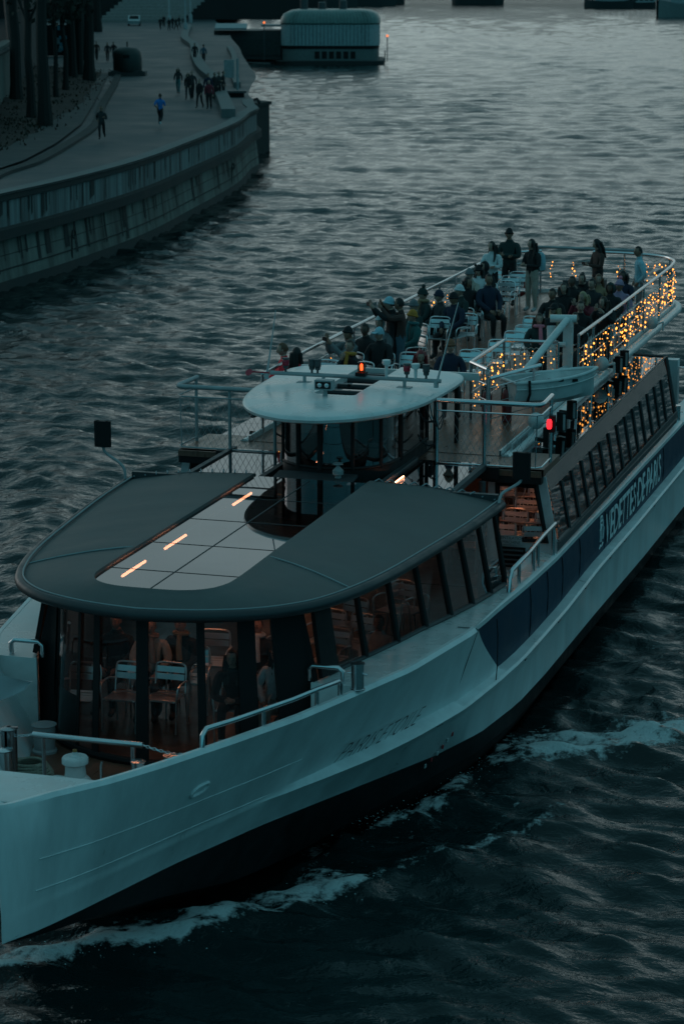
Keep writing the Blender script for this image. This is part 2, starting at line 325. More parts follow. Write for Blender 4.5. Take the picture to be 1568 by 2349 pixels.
# guard rails and grab rails (tube hoops)
def hoop(name, pts, r=.032, posts=(), pr=.028, parent=boat, m=STEEL):
    b = MB(); b.tube(pts, r, 10)
    for p, z0 in posts: b.tube([p, (p[0], p[1], z0)], pr, 8)
    return b.build(name, m, parent)
def railpts(y0, y1, h, dx, n=6):
    base = [(itp(y, XS)-dx, y) for y in np.linspace(y0, y1, n)]
    z0 = ZS+.03
    return [(base[0][0], base[0][1]-.02, z0)]+[(base[0][0], base[0][1]-.01, z0+h*.7), (base[0][0]+.02, base[0][1]+.07, z0+h)]+[(x, y, z0+h) for x, y in base[1:-1]]+[(base[-1][0], base[-1][1]-.08, z0+h), (base[-1][0], base[-1][1], z0+h*.7), (base[-1][0], base[-1][1], z0)]
for sx in (1, -1):
    P = [(sx*p[0], p[1], p[2]) for p in railpts(25.3, 27.75, .21, .1)]
    hoop('bulwark_rail', P, .034, [((P[4][0], P[4][1], P[4][2]), ZS), ((P[6][0], P[6][1], P[6][2]), ZS)])
    hoop('grab_handle', [(sx*1.9, 28.27, 2.77), (sx*1.9, 28.26, 2.93), (sx*1.95, 28.25, 2.98), (sx*2.3, 28.25, 2.98), (sx*2.36, 28.25, 2.93), (sx*2.36, 28.26, 2.77)], .035)
    hoop('gate_rail', [(sx*3.3, 33.9, 2.6), (sx*3.3, 33.92, 2.82), (sx*3.3, 34.05, 2.93), (sx*3.31, 35.3, 2.93), (sx*3.33, 36.2, 2.98), (sx*3.34, 37.1, 2.98)], .038, [((sx*3.3, 34.6, 2.93), 2.55), ((sx*3.31, 35.6, 2.94), 2.52), ((sx*3.34, 37.0, 2.98), 2.45), ((sx*3.32, 35.9, 2.96), 2.5)])
def bollard(p, h=.36, r=.085):
    b = MB(); b.lathe([(r*1.15, 0), (r*1.15, .015), (r, .02), (r, h-.02), (r*1.12, h-.015), (r*1.12, h), (r*.3, h+.005)], p, 18); b.tube([(p[0]-r*1.6, p[1], p[2]+h*.6), (p[0]+r*1.6, p[1], p[2]+h*.6)], .014, 6); return b.build('bollard', STEEL, boat)
for p in ((2.62, 28.05, ZS+.03), (3.0, 34.05, 2.62), (3.25, 50.7, 2.2), (-2.62, 28.05, ZS+.03), (.82, 25.95, FL+.02), (.52, 25.62, FL+.02)): bollard(p, .36 if p[2] > 2 else .62)
b = MB()
for dx in (0, .0): b.lathe([(.12, 0), (.12, .02), (.1, .03), (.1, .78), (.12, .8), (.03, .82)], (-1.33, 25.9, FL), 18)
b.lathe([(.12, 0), (.12, .02), (.1, .03), (.1, .62), (.12, .64), (.03, .66)], (-1.24, 25.55, FL), 18); b.build('bollard', STEEL, boat)
# bow rail across the foredeck with chains to the bulwarks
br = MB(); br.tube([(-1.0, 25.9, 2.5), (.48, 25.9, 2.5)], .04, 10); br.tube([(-.86, 25.9, 2.5), (-.86, 25.9, FL)], .026, 8); br.tube([(.34, 25.9, 2.5), (.34, 25.9, FL)], .026, 8); brp = br.build('bow_rail', STEEL, boat)
def chain(name, a, bb, sag, n=26, parent=boat, r=.011, m=STEEL):
    a, bb = Vector(a), Vector(bb); mb = MB(); dr = (bb-a).normalized(); q = (bb-a).length/n
    for i in range(n):
        t = (i+.5)/n; c = a.lerp(bb, t)+Vector((0, 0, -sag*4*t*(1-t))); u = Vector((dr.x, dr.y, dr.z-sag*4*(1-2*t)/(q*n))).normalized(); w = u.orthogonal().normalized(); w = w if i % 2 else u.cross(w)
        mb.tube([c+u*q*.68*math.cos(g)+w*q*.36*math.sin(g) for g in np.linspace(0, 2*PI, 8, endpoint=False)], r*.6, 4, closed=True)
    return mb.build(name, m, parent)
chain('bow_chain', (.48, 25.9, 2.5), (1.66, 25.75, 2.62), .1); chain('bow_chain', (-1.0, 25.9, 2.5), (-1.72, 25.8, 2.6), .07, 18)
# windlass
wl = MB(); wx, wy = -.24, 25.45
wl.lathe([(.22, 0), (.22, .12), (.17, .13), (.17, .2)], (wx, wy, FL), 22); wl.lathe([(.165, .2), (.165, .26)], (wx, wy, FL), 22, m=1)
wl.lathe([(.19, .26), (.2, .28), (.2, .36), (.17, .40), (.135, .43), (.125, .55), (.13, .58), (.165, .6), (.165, .66), (.15, .68), (.07, .685), (.065, .70), (.035, .705), (.03, .74)], (wx, wy, FL), 22)
wl.lathe([(.02, .74), (.03, .745), (.03, .77), (.01, .772)], (wx, wy, FL), 12, m=2)
wl.tube(smooth_path([(wx-.12, wy, FL+.32), (wx-.26, wy-.02, FL+.34), (wx-.36, wy-.05, FL+.24), (wx-.38, wy-.06, FL)]), .075, 10)
wl.tube([(wx-.3, wy-.1, FL+.16), (wx-.02, wy-.14, FL+.17)], .06, 10)
wl.build('anchor_windlass', [WHITE, BLACK, mat('brass', (.45, .28, .12), .35, 1.)], boat)
MB().tube([(wx+.36, wy-.02, FL), (wx+.35, wy-.02, FL+.6), (wx+.37, wy-.02, FL+.66)], .016, 6).build('brake_lever', STEEL, boat)
# ---- canopy over the fore saloon
OUT = [(0, 26.93), (.5, 27.0), (1.05, 27.16), (1.6, 27.46), (2.06, 27.98), (2.36, 28.75), (2.58, 29.75), (2.77, 31.2), (2.95, 32.8), (3.05, 34.4)]
INN = [(0, 27.32), (.42, 27.34), (.72, 27.48), (.89, 27.74), (.95, 28.15), (.95, 29.4), (.95, 30.7), (.95, 31.9), (.95, 33.1), (.95, 34.4)]
op = [tuple(p) for p in smooth_path([(x, y, 0) for x, y in OUT], 6)]; ip = [tuple(p) for p in smooth_path([(x, y, 0) for x, y in INN], 6)]
full = lambda q: [(-x, y) for x, y, _ in q[:0:-1]]+[(x, y) for x, y, _ in q]
fo, fi = full(op), full(ip)
def canz(t, y): return 3.9+.2*(1-(1-t)**1.7)   # t 0 at the rim, 1 at the glass
cv = MB(); rows = []
for t in (0, .06, .15, .3, .5, .7, .88, .97, 1.0):
    rows.append([(o[0]+(i[0]-o[0])*t, o[1]+(i[1]-o[1])*t, canz(t, o[1])+(.0 if t < .9 else .02)+(.024*abs(math.sin((o[1]-27)*2.35))**14*math.sin(PI*t) if o[1] > 28.3 else 0)) for o, i in zip(fo, fi)])
rows.append([(i[0]*.995, i[1]+.0, canz(1, 0)-.06) for i in fi])
cv.loft(rows); cv.loft([[(o[0], o[1], 3.9) for o in fo], [(o[0]*.96, o[1]+.08, 3.76) for o in fo], [(i[0]*1.06, i[1]-.05, 3.86) for i in fi]], m=1)
can = cv.build('canopy', [CANVAS, TRIM], boat)
tr = MB(); tr.tube([(x, y, 3.87) for x, y in fo], .075, 10); tr.build('rim_tube', TRIM, can)
tr = MB(); tr.tube([(x*.985, y+.03, 3.945) for x, y in fo], .012, 6); tr.build('rim_piping', mat('pale_piping', (.28, .31, .32), .6), can)
for y0 in (28.75,):
    for sx in (1, -1):
        k = min(range(len(op)), key=lambda q: abs(op[q][1]-y0)); o, i = op[k], ip[k]
        tr = MB(); tr.tube([(sx*(o[0]+(i[0]-o[0])*t), o[1]+(i[1]-o[1])*t, canz(t, 0)+.012) for t in np.linspace(.05, .97, 10)], .012, 5); tr.build('canvas_seam', MATS['pale_piping'], can)
for yy in ():
    for sx in (1, -1):
        k = min(range(len(op)), key=lambda q: abs(op[q][1]-yy)); o, i = op[k], ip[k]
        tr = MB(); tr.tube([(sx*(o[0]+(i[0]-o[0])*t), o[1]+(i[1]-o[1])*t, canz(t, 0)+.004+.02*math.sin(PI*t)) for t in np.linspace(.03, .97, 10)], .014, 5); tr.build('canvas_seam', CANVAS, can)
for sx in (1, -1):
    lc = MB(); lc.tube([(sx*.95, 34.47, 4.07), (sx*2, 34.47, 4.03), (sx*3.05, 34.47, 3.9)], .035, 8)
    for k in range(11):
        x = 1.05+k*.19; z = 4.1-(k/10)**2*.17; lc.tube([(sx*x, 34.33, z+.03), (sx*(x+.04), 34.43, z+.05), (sx*(x+.08), 34.53, z-.02)], .012, 5, m=1)
    lc.build('canopy_lacing', [TRIM, TIE], can)
# roof glass of the fore saloon
rg = MB(); pts = [(i[0]*.99, i[1]+.01) for i in fi]
rg.add([(x, y, 4.075) for x, y in pts], [tuple(range(len(pts)))]); g0 = rg.build('roof_glass', GLASSR, boat, smooth=False)
js = MB(); js.box((0, 30.85, 4.079), (.012, 7.0, .006))
for y in (28.35, 29.85, 31.35, 32.85): js.box((0, y, 4.0785), (1.88, .009, .004))
js.build('glass_joint', DGREY, g0)
# lamps below the roof glass
for (x, y) in ((-.8, 28.9), (-.8, 30.5), (-.8, 33.4), (1.15, 35.25), (1.2, 29.2)):  # last one is added, unseen under the canvas, to brighten the front passengers
    lm = MB(); z = 3.93 if abs(x) < 1.18 or y > 34.5 else 3.72; lm.tube([(x, y-.42, z), (x, y+.42, z)], .02, 8); lm.build('strip_lamp', STRIP, boat)
MB().box((0, 34.4, 3.95), (6.0, .1, .16)).build('canopy_beam', TRIM, boat)
# ---- fore saloon: floor, side walls, curved front
fl = MB(); fo2 = [(itp(y, XB)-.02, y) for y in (28.4, 29.2, 30.1, 31.5, 33.1, 34.4, 37.2)]
arc = [(1.95*math.sin(a), 28.75-1.6*math.cos(a)) for a in np.linspace(-PI/2*.98, PI/2*.98, 25)]
fl.prism([(-x, y) for x, y in fo2[::-1]]+arc[1:-1]+fo2, FL-.05, FL+.01); fl.build('saloon_floor', FLOOR, boat)
TOPX = [(28.4, 1.84), (29.2, 2.06), (30.1, 2.29), (31.5, 2.58), (33.1, 2.79), (34.4, 2.9)]
ybays = [28.55, 29.45, 30.28, 31.1, 31.92, 32.74, 33.56, 34.36]
for sx in (1, -1):
    lo = lambda y: Vector((sx*itp(y, XB), y, ZS+.05 if y < 31 else itp(y, ZB)+.06)); hi = lambda y: Vector((sx*itp(y, TOPX), y+.12, 3.82))
    sill = MB(); sill.tube([lo(y)+Vector((0, 0, .0)) for y in ybays], .035, 8); sill.tube([hi(y) for y in ybays], .05, 8); sill.build('window_sill', TRIM, boat)
    for a, c in zip(ybays[:-1], ybays[1:]):
        w = MB(); w.add([lo(a), lo(c), hi(c), hi(a)], [(0, 1, 2, 3)]); w.build('saloon_window', GLASS, boat, smooth=False)
    for k, y in enumerate(ybays):
        p = MB(); r = .05 if k else .0
        if k == 0:
            q = [lo(28.32), lo(28.72), hi(28.72), hi(28.32)]; p.slab(q, .06*sx); p.slab([(sx*1.6, 28.02, FL), (sx*1.98, 28.3, FL), (sx*1.98, 28.3, 2.85), (sx*1.74, 28.35, 3.85), (sx*1.42, 28.0, 3.85)], .05)
        else: p.tube([lo(y), hi(y)], [r, r*.9], 6)
        p.build('window_post', BLACK, boat)
    ki = MB(); rows = [[(sx*(itp(y, XB)-.03), y, FL), (sx*(itp(y, XB)-.03), y, ZS)] for y in ybays]; ki.loft(rows); ki.build('inner_lining', mat('inner_lining', (.05, .05, .05), .6), boat)
# curved front windows between black posts
AR = lambda a, z: Vector(((1.86-.12*(z-FL)/2)*math.sin(a), 28.75-(1.58-.1*(z-FL)/2)*math.cos(a), z))
posts = [-1.25, -.62, -.42, -.02, .42, .78, 1.25]; wid = [.1, .03, .05, .075, .045, .115, .12]
for a0, a1 in zip(posts[:-1], posts[1:]):
    w = MB(); aa = np.linspace(a0, a1, 8); w.loft([[AR(a, FL+.08) for a in aa], [AR(a, 3.82) for a in aa]]); w.build('front_window', GLASSF, boat)
for a, wdt in zip(posts, wid):
    p = MB(); p.loft([[AR(a-wdt/1.6, z)*1.0 for z in (FL, 3.85)], [AR(a-wdt/1.6, z)+Vector((0, -.03, 0)) for z in (FL, 3.85)], [AR(a+wdt/1.6, z)+Vector((0, -.03, 0)) for z in (FL, 3.85)], [AR(a+wdt/1.6, z) for z in (FL, 3.85)]], closed=False); p.build('front_post', BLACK, boat, smooth=False)
k = MB(); aa = np.linspace(-1.4, 1.4, 30); k.tube([AR(a, FL+.05) for a in aa], .055, 8); k.build('front_sill', BLACK, boat); k = MB(); k.tube([AR(a, 3.84)+Vector((0, -.0, 0)) for a in aa], .06, 8); k.build('front_header', BLACK, boat)
# dark door panel at starboard of the curved front
d = MB(); aa = np.linspace(-1.22, -.64, 8); d.loft([[AR(a, FL+.1)+Vector((0, .03, 0)) for a in aa], [AR(a, FL+.75)+Vector((0, .03, 0)) for a in aa]]); d.build('front_door_panel', BLACK, boat)
MB().lathe([(.17, 0), (.17, .03), (.14, .05), (.15, .36), (.17, .38), (.02, .39)], (-1.5, 27.35, FL), 16).build('deck_locker', GREYP, boat)
# ---- wheelhouse
base = MB(); HPX = [(-2.3, 34.5), (2.3, 34.5), (2.3, 36.9), (-2.3, 36.9)]
base.box((0, 35.6, 3.82), (1.96, 2.4, .1)); base.box((0, 37.4, 3.88), (1.9, 2.6, .1)); base.build('wheelhouse_base', BLACK, boat)
bs = MB(); bs.slab([(-.75, 34.62, 3.95), (.55, 34.62, 3.95), (.55, 35.1, 4.0), (-.75, 35.1, 4.0)], .05); bs.lathe([(.05, 0), (.05, .04), (.09, .06), (.09, .12), (.04, .17), (.02, .2), (.08, .22), (.08, .24)], (.3, 34.85, 4.03), 12, m=1); bs.build('foredeck_hatch', [DGREY, GREYP], boat)
for sx in (1, -1):
    g = MB(); g.slab([(sx*1.0, 34.55, 3.93), (sx*2.15, 34.55, 3.93), (sx*2.15, 37.0, 3.93), (sx*1.0, 37.0, 3.93)][::sx], .015); g.build('roof_glass', GLASSR, boat, smooth=False)
    g = MB(); g.box((sx*2.2, 35.8, 3.93), (.09, 2.5, .09)); g.box((sx*.98, 35.8, 3.93), (.09, 2.5, .1)); g.build('glass_frame', DGREY, boat)
WHP = [(-.95, 37.9), (-.95, 36.2), (-.82, 35.5), (-.45, 35.15), (.0, 35.05), (.45, 35.15), (.82, 35.5), (.95, 36.2), (.95, 37.9)]
wp = [tuple(p)[:2] for p in smooth_path([(x, y, 0) for x, y in WHP], 5)]
w = MB(); w.loft([[(x, y, 3.9) for x, y in wp], [(x, y, 4.12) for x, y in wp], [(x*.97, 35.6+(y-35.6)*.97, 4.13) for x, y in wp]]); w.tube([(x, y, 4.13) for x, y in wp], .025, 6); w.build('wheelhouse_wall', BLACK, boat)
for i in range(len(WHP)-1):
    g = MB(); s = wp[i*5:i*5+6]; g.loft([[(x, y, 4.13) for x, y in s], [(x, y, 4.96) for x, y in s]]); g.build('wheelhouse_window', GLASSB, boat)
for i, (x, y) in enumerate(WHP):
    if i == 4: continue
    p = MB(); p.tube([(x, y, 4.1), (x, y, 4.98)], .045 if i in (1, 3, 7) else .032, 8); p.build('wheelhouse_post', BLACK, boat)
p = MB(); p.tube([(-.06, 35.05, 4.1), (-.06, 35.05, 4.98)], .05, 8); p.build('wheelhouse_post', BLACK, boat)
wi = MB(); wi.box((0, 35.75, 4.1), (1.3, .55, .12)); wi.box((-.3, 35.85, 4.22), (.3, .06, .22), rx=-.4); wi.box((.15, 35.85, 4.2), (.35, .06, .2), rx=-.4); wi.build('helm_console', DGREY, boat)
wi = MB(); wi.tube([(.45+.2*math.cos(a), 36.05, 4.3+.2*math.sin(a)) for a in np.linspace(0, 2*PI, 20, endpoint=False)], .018, 6, closed=True); wi.tube([(.25, 36.05, 4.3), (.65, 36.05, 4.3)], .012, 5); wi.tube([(.45, 36.05, 4.1), (.45, 36.05, 4.5)], .012, 5); wi.build('steering_wheel', GREYP, boat)
wi = MB(); wi.box((-.35, 36.7, 4.25), (.45, .12, .6)); wi.box((-.35, 36.5, 3.98), (.45, .45, .1)); wi.build('helm_seat', DGREY, boat)
for (xa, ya, xb, yb) in ((.04, 35.14, .40, 35.2), (.5, 35.25, .78, 35.55)):
    wi = MB(); wi.add([(xa, ya, 4.5), (xb, yb, 4.5), (xb, yb, 4.95), (xa, ya, 4.95)], [(0, 1, 2, 3)]); wi.build('window_blind', mat('blind', (.42, .5, .5), .8, var=.1), boat)
# wheelhouse roof: rounded front, open skylight in the middle
RO = [(-1.62, 38.95), (-1.76, 38.5), (-1.76, 37.4), (-1.66, 36.2), (-1.4, 35.3), (-.95, 34.65), (-.4, 34.3), (.0, 34.24), (.4, 34.3), (.95, 34.65), (1.4, 35.3), (1.66, 36.2), (1.76, 37.4), (1.76, 38.5), (1.62, 38.95)]
ro = [tuple(p)[:2] for p in smooth_path([(x*.905-.17, y, 0) for x, y in RO], 5)]
RI = [(-.34, 38.9), (-.34, 38.5), (-.34, 37.9), (-.34, 37.0), (-.34, 36.3), (-.34, 36.05), (-.2, 36.0), (0, 36.0), (.2, 36.0), (.34, 36.05), (.34, 36.3), (.34, 37.0), (.34, 37.9), (.34, 38.5), (.34, 38.9)]
ri = [tuple(p)[:2] for p in smooth_path([(x-.12, y, 0) for x, y in RI], 5)]
rf = MB(); rows = []
for dz, k in ((-.07, .93), (-.085, .97), (-.06, .995), (-.015, 1.0), (.02, .985), (.035, .96)):
    rows.append([(x*k, 36.8+(y-36.8)*(k if y < 38 else k*.98+.02), 5.06+dz) for x, y in ro])
for t in (.25, .5, .75, 1.0):
    rows.append([(x*.96*(1-t)+a*t, (36.8+(y-36.8)*.96)*(1-t)+bb*t, 5.095+.055*(1-(1-t)**2)) for (x, y), (a, bb) in zip(ro, ri)])
rows.append([(a, bb, 5.02) for a, bb in ri])
rf.loft(rows); rf.loft([[(x*.93, 36.8+(y-36.8)*.93, 4.99) for x, y in ro], [(a*1.2, bb, 4.97) for a, bb in ri]])
rf.box((0, 38.93, 5.04), (3.2, .06, .13)); roof = rf.build('wheelhouse_roof', WHITE, boat)
sk = MB(); sk.box((-.12, 37.4, 5.03), (.68, 2.8, .03)); sk.build('skylight_glass', GLASSR, roof)
for y in (36.75, 37.35, 37.95, 38.45): sk = MB(); sk.box((-.12, y, 5.06), (.68, .07, .05)); sk.build('skylight_bar', DGREY, roof)
for x in (-.6, -.3): 
    s = MB(); s.box((x*0-.2 if x < -.5 else .2, 37.15 if x < -.5 else 37.75, 5.1), (.05, .05, .05)); s.build('skylight_hinge', BLACK, roof)
# mast bar on the roof and what it carries
nb = MB(); nb.tube([(-1.55, 37.05, 5.27), (1.4, 37.05, 5.27)], .035, 10)
for x in (-.95, -.62, .78): nb.tube([(x, 37.05, 5.27), (x, 37.05, 5.1)], .03, 8); nb.box((x, 37.05, 5.135), (.24, .16, .02))
bar = nb.build('lamp_bar', GREYP, boat)
AMB = mat('amber_beacon', (1, .16, .06), emit=BEACE, var=0); REDL = mat('red_glass', (.35, .01, .03), .1, var=0)
def navlamp(x, m, dz=0.):
    b = MB(); z = 5.3+dz; b.lathe([(.02, 0), (.02, .05), (.045, .06), (.05, .1), (.03, .11)], (x, 37.05, z), 10); b.lathe([(.055, .11), (.06, .12), (.06, .2), (.055, .21)], (x, 37.05, z), 12, m=1); b.lathe([(.065, .21), (.065, .235), (.03, .24)], (x, 37.05, z), 10); return b.build('signal_lamp', [DGREY, m], bar)
navlamp(-1.28, REDL); navlamp(-.82, DGREY); navlamp(.82, REDL); navlamp(1.15, DGREY); navlamp(-.72, DGREY)
b = MB(); b.box((.05, 37.02, 5.33), (.17, .17, .06)); b.lathe([(.065, .06), (.07, .08), (.065, .22), (.045, .24)], (.05, 37.02, 5.3), 16, m=1); b.lathe([(.02, .09), (.024, .12), (.024, .18), (.015, .2)], (.05, 37.02, 5.3), 10, m=2); b.build('flashing_beacon', [BLACK, glassmat('amber_glass', (1, .45, .25), 1.4), AMB], bar)
for x, h in ((.47, .2), (.97, .16)):
    b = MB(); b.lathe([(.025, 0), (.03, h), (.06, h+.01), (.075, h+.05), (.07, h+.09), (.02, h+.1)], (x, 37.05, 5.29), 14); b.build('gps_antenna', WHITE, bar)
b = MB(); b.lathe([(.05, 0), (.03, .12), (.03, .14)], (-.22, 35.85, 5.13), 10, m=1); b.box((-.22, 35.82, 5.34), (.3, .16, .16)); b.box((-.22, 35.735, 5.34), (.25, .012, .11), m=2); b.ball((-.28, 35.73, 5.34), (.04, .02, .04), m=3); b.ball((-.16, 35.73, 5.34), (.04, .02, .04), m=3); b.build('searchlight', [GREYP, GREYP, BLACK, STEEL], roof)
for x0, x1, y1, h in ((-1.62, -1.5, 37.4, 1.1), (1.32, 1.62, 37.5, 1.35)):
    b = MB(); b.tube([(x0, 37.05, 5.2), (x0+(x1-x0)*.25, 37.1, 5.2+h*.25), (x1, y1-.2, 5.2+h)], [.022, .014, .008], 6); b.lathe([(.04, 0), (.045, .1), (.02, .12)], (x0, 37.05, 5.16), 8); b.build('whip_antenna', mat('antenna_grey', (.4, .43, .44), .5), bar)
b = MB(); b.lathe([(.012, 0), (.02, .05), (.03, .1), (.055, .15), (.085, .17)], (0, 0, 0), 14); b.v = [(-1.8+x*.7-z*.4, 36.95+y*.7-z*.5, 5.3+y*.55-z*.05) for x, y, z in b.v]; b.tube([(-1.86, 36.95, 5.29), (-1.55, 37.03, 5.27)], .014, 6); b.build('horn', REDL, bar)
cb = MB()
for k in range(3): cb.tube(smooth_path([(1.25+.05*k, 36.6+.1*k, 4.97), (1.3+.05*k, 36.7, 4.75), (1.36+.04*k, 36.85, 4.6-.05*k), (1.5, 37.0, 4.8)], 5), .01, 5)
cb.build('cable', DGREY, boat)
# ---- wings beside the wheelhouse
for sx in (1, -1):
    wg = MB(); wg.box((sx*2.0, 37.6, 3.84), (2.3, 1.5, .1)); wg.box((sx*1.6, 36.85, 3.83), (1.7, .12, .2), m=1); wg.box((sx*2.65, 36.95, 3.78), (1.0, .16, .22), m=1); wg.box((sx*1.7, 37.0, 3.9), (1.4, .08, .03), m=2); wg.build('wing_platform', [TEAK, BLACK, WHITE], boat)
    b = MB(); b.tube([(sx*1.95, 36.98, 3.8), (sx*2.3, 36.98, 3.8)], .11, 12); b.build('wing_pipe_end', WHITE, boat)
    b = MB(); z = 5.0
    b.tube([(sx*1.4, 36.8, z), (sx*3.02, 36.8, z), (sx*3.12, 36.84, z), (sx*3.15, 36.95, z), (sx*3.12, 37.75, z)], .04, 10)
    for p in ((1.4, 36.82), (2.2, 36.82), (3.12, 37.7)): b.tube([(sx*p[0], p[1], z), (sx*p[0], p[1], DK-.1)], .03, 8)
    for zz in (z-.17, DK+.06): b.tube([(sx*1.4, 36.8, zz), (sx*3.06, 36.8, zz), (sx*3.14, 36.9, zz), (sx*3.12, 37.7, zz)], .014, 6)
    b.tube([(sx*3.08, 36.8, z-.17), (sx*3.06, 36.8, DK+.06)], .01, 5)
    wr = b.build('wing_rail', GREYP if sx < 0 else STEEL, boat)
    nm = MB()
    for k in range(16):
        u = 1.45+k*.104; nm.tube([(sx*u, 36.81, DK+.06), (sx*min(u+.5, 3.06), 36.81, min(z-.17, DK+.06+.87*min(1, (3.06-u)/.5)))], .0035, 3); nm.tube([(sx*u, 36.81, DK+.06), (sx*max(u-.5, 1.42), 36.81, min(z-.17, DK+.06+.87*min(1, (u-1.42)/.5+.01)))], .0035, 3)
    nm.build('rail_net', GREYP, wr)
    chain('wing_chain', (sx*1.0, 37.1, 4.75), (sx*1.4, 36.82, 4.7), .12, 12, r=.016, m=DGREY); chain('wing_chain', (sx*1.0, 37.1, 4.35), (sx*1.4, 36.82, 4.3), .12, 12, r=.016, m=DGREY)
    b = MB(); b.tube([(sx*1.25, 38.75, 3.9), (sx*1.25, 38.75, 5.0)], .04, 8); b.tube([(sx*1.02, 38.2, 3.9), (sx*1.02, 38.2, 5.0)], .04, 8); b.build('roof_post', BLACK, boat)
NAVR = mat('red_lamp', (1, .02, .03), emit=REDE, var=0)
b = MB(); b.box((3.16, 37.62, 4.55), (.1, .1, .28)); b.lathe([(.03, 0), (.045, .03), (.045, .13), (.03, .16)], (3.13, 37.52, 4.48), 12, m=1); b.build('port_light', [BLACK, NAVR], boat)
# ---- mirrors on arms at the canopy corners
for sx in (1, -1):
    b = MB(); bx, by = sx*3.05, 34.2
    if sx > 0: pa = [(bx, by, 3.9), (bx+.0, by+.1, 4.0), (bx+.02, by+.25, 4.06), (bx+.14, by+.8, 4.1), (bx+.16, by+.9, 4.2)]
    else: pa = [(bx, by, 3.85), (bx-.01, by, 4.08), (bx-.1, by, 4.2), (bx-.34, by, 4.36), (bx-.36, by, 4.5)]
    e = pa[-1]; b.tube(smooth_path(pa, 5), .024, 8); b.box((e[0], e[1]-.03, e[2]+.16), (.2, .09, .42), m=1); b.tube([(e[0]-.1, e[1]-.03, e[2]-.05), (e[0]-.1, e[1]-.03, e[2]+.37)], .045, 8, m=1); b.tube([(e[0]+.1, e[1]-.03, e[2]-.05), (e[0]+.1, e[1]-.03, e[2]+.37)], .045, 8, m=1); b.build('wing_mirror', [GREYP, BLACK], boat)
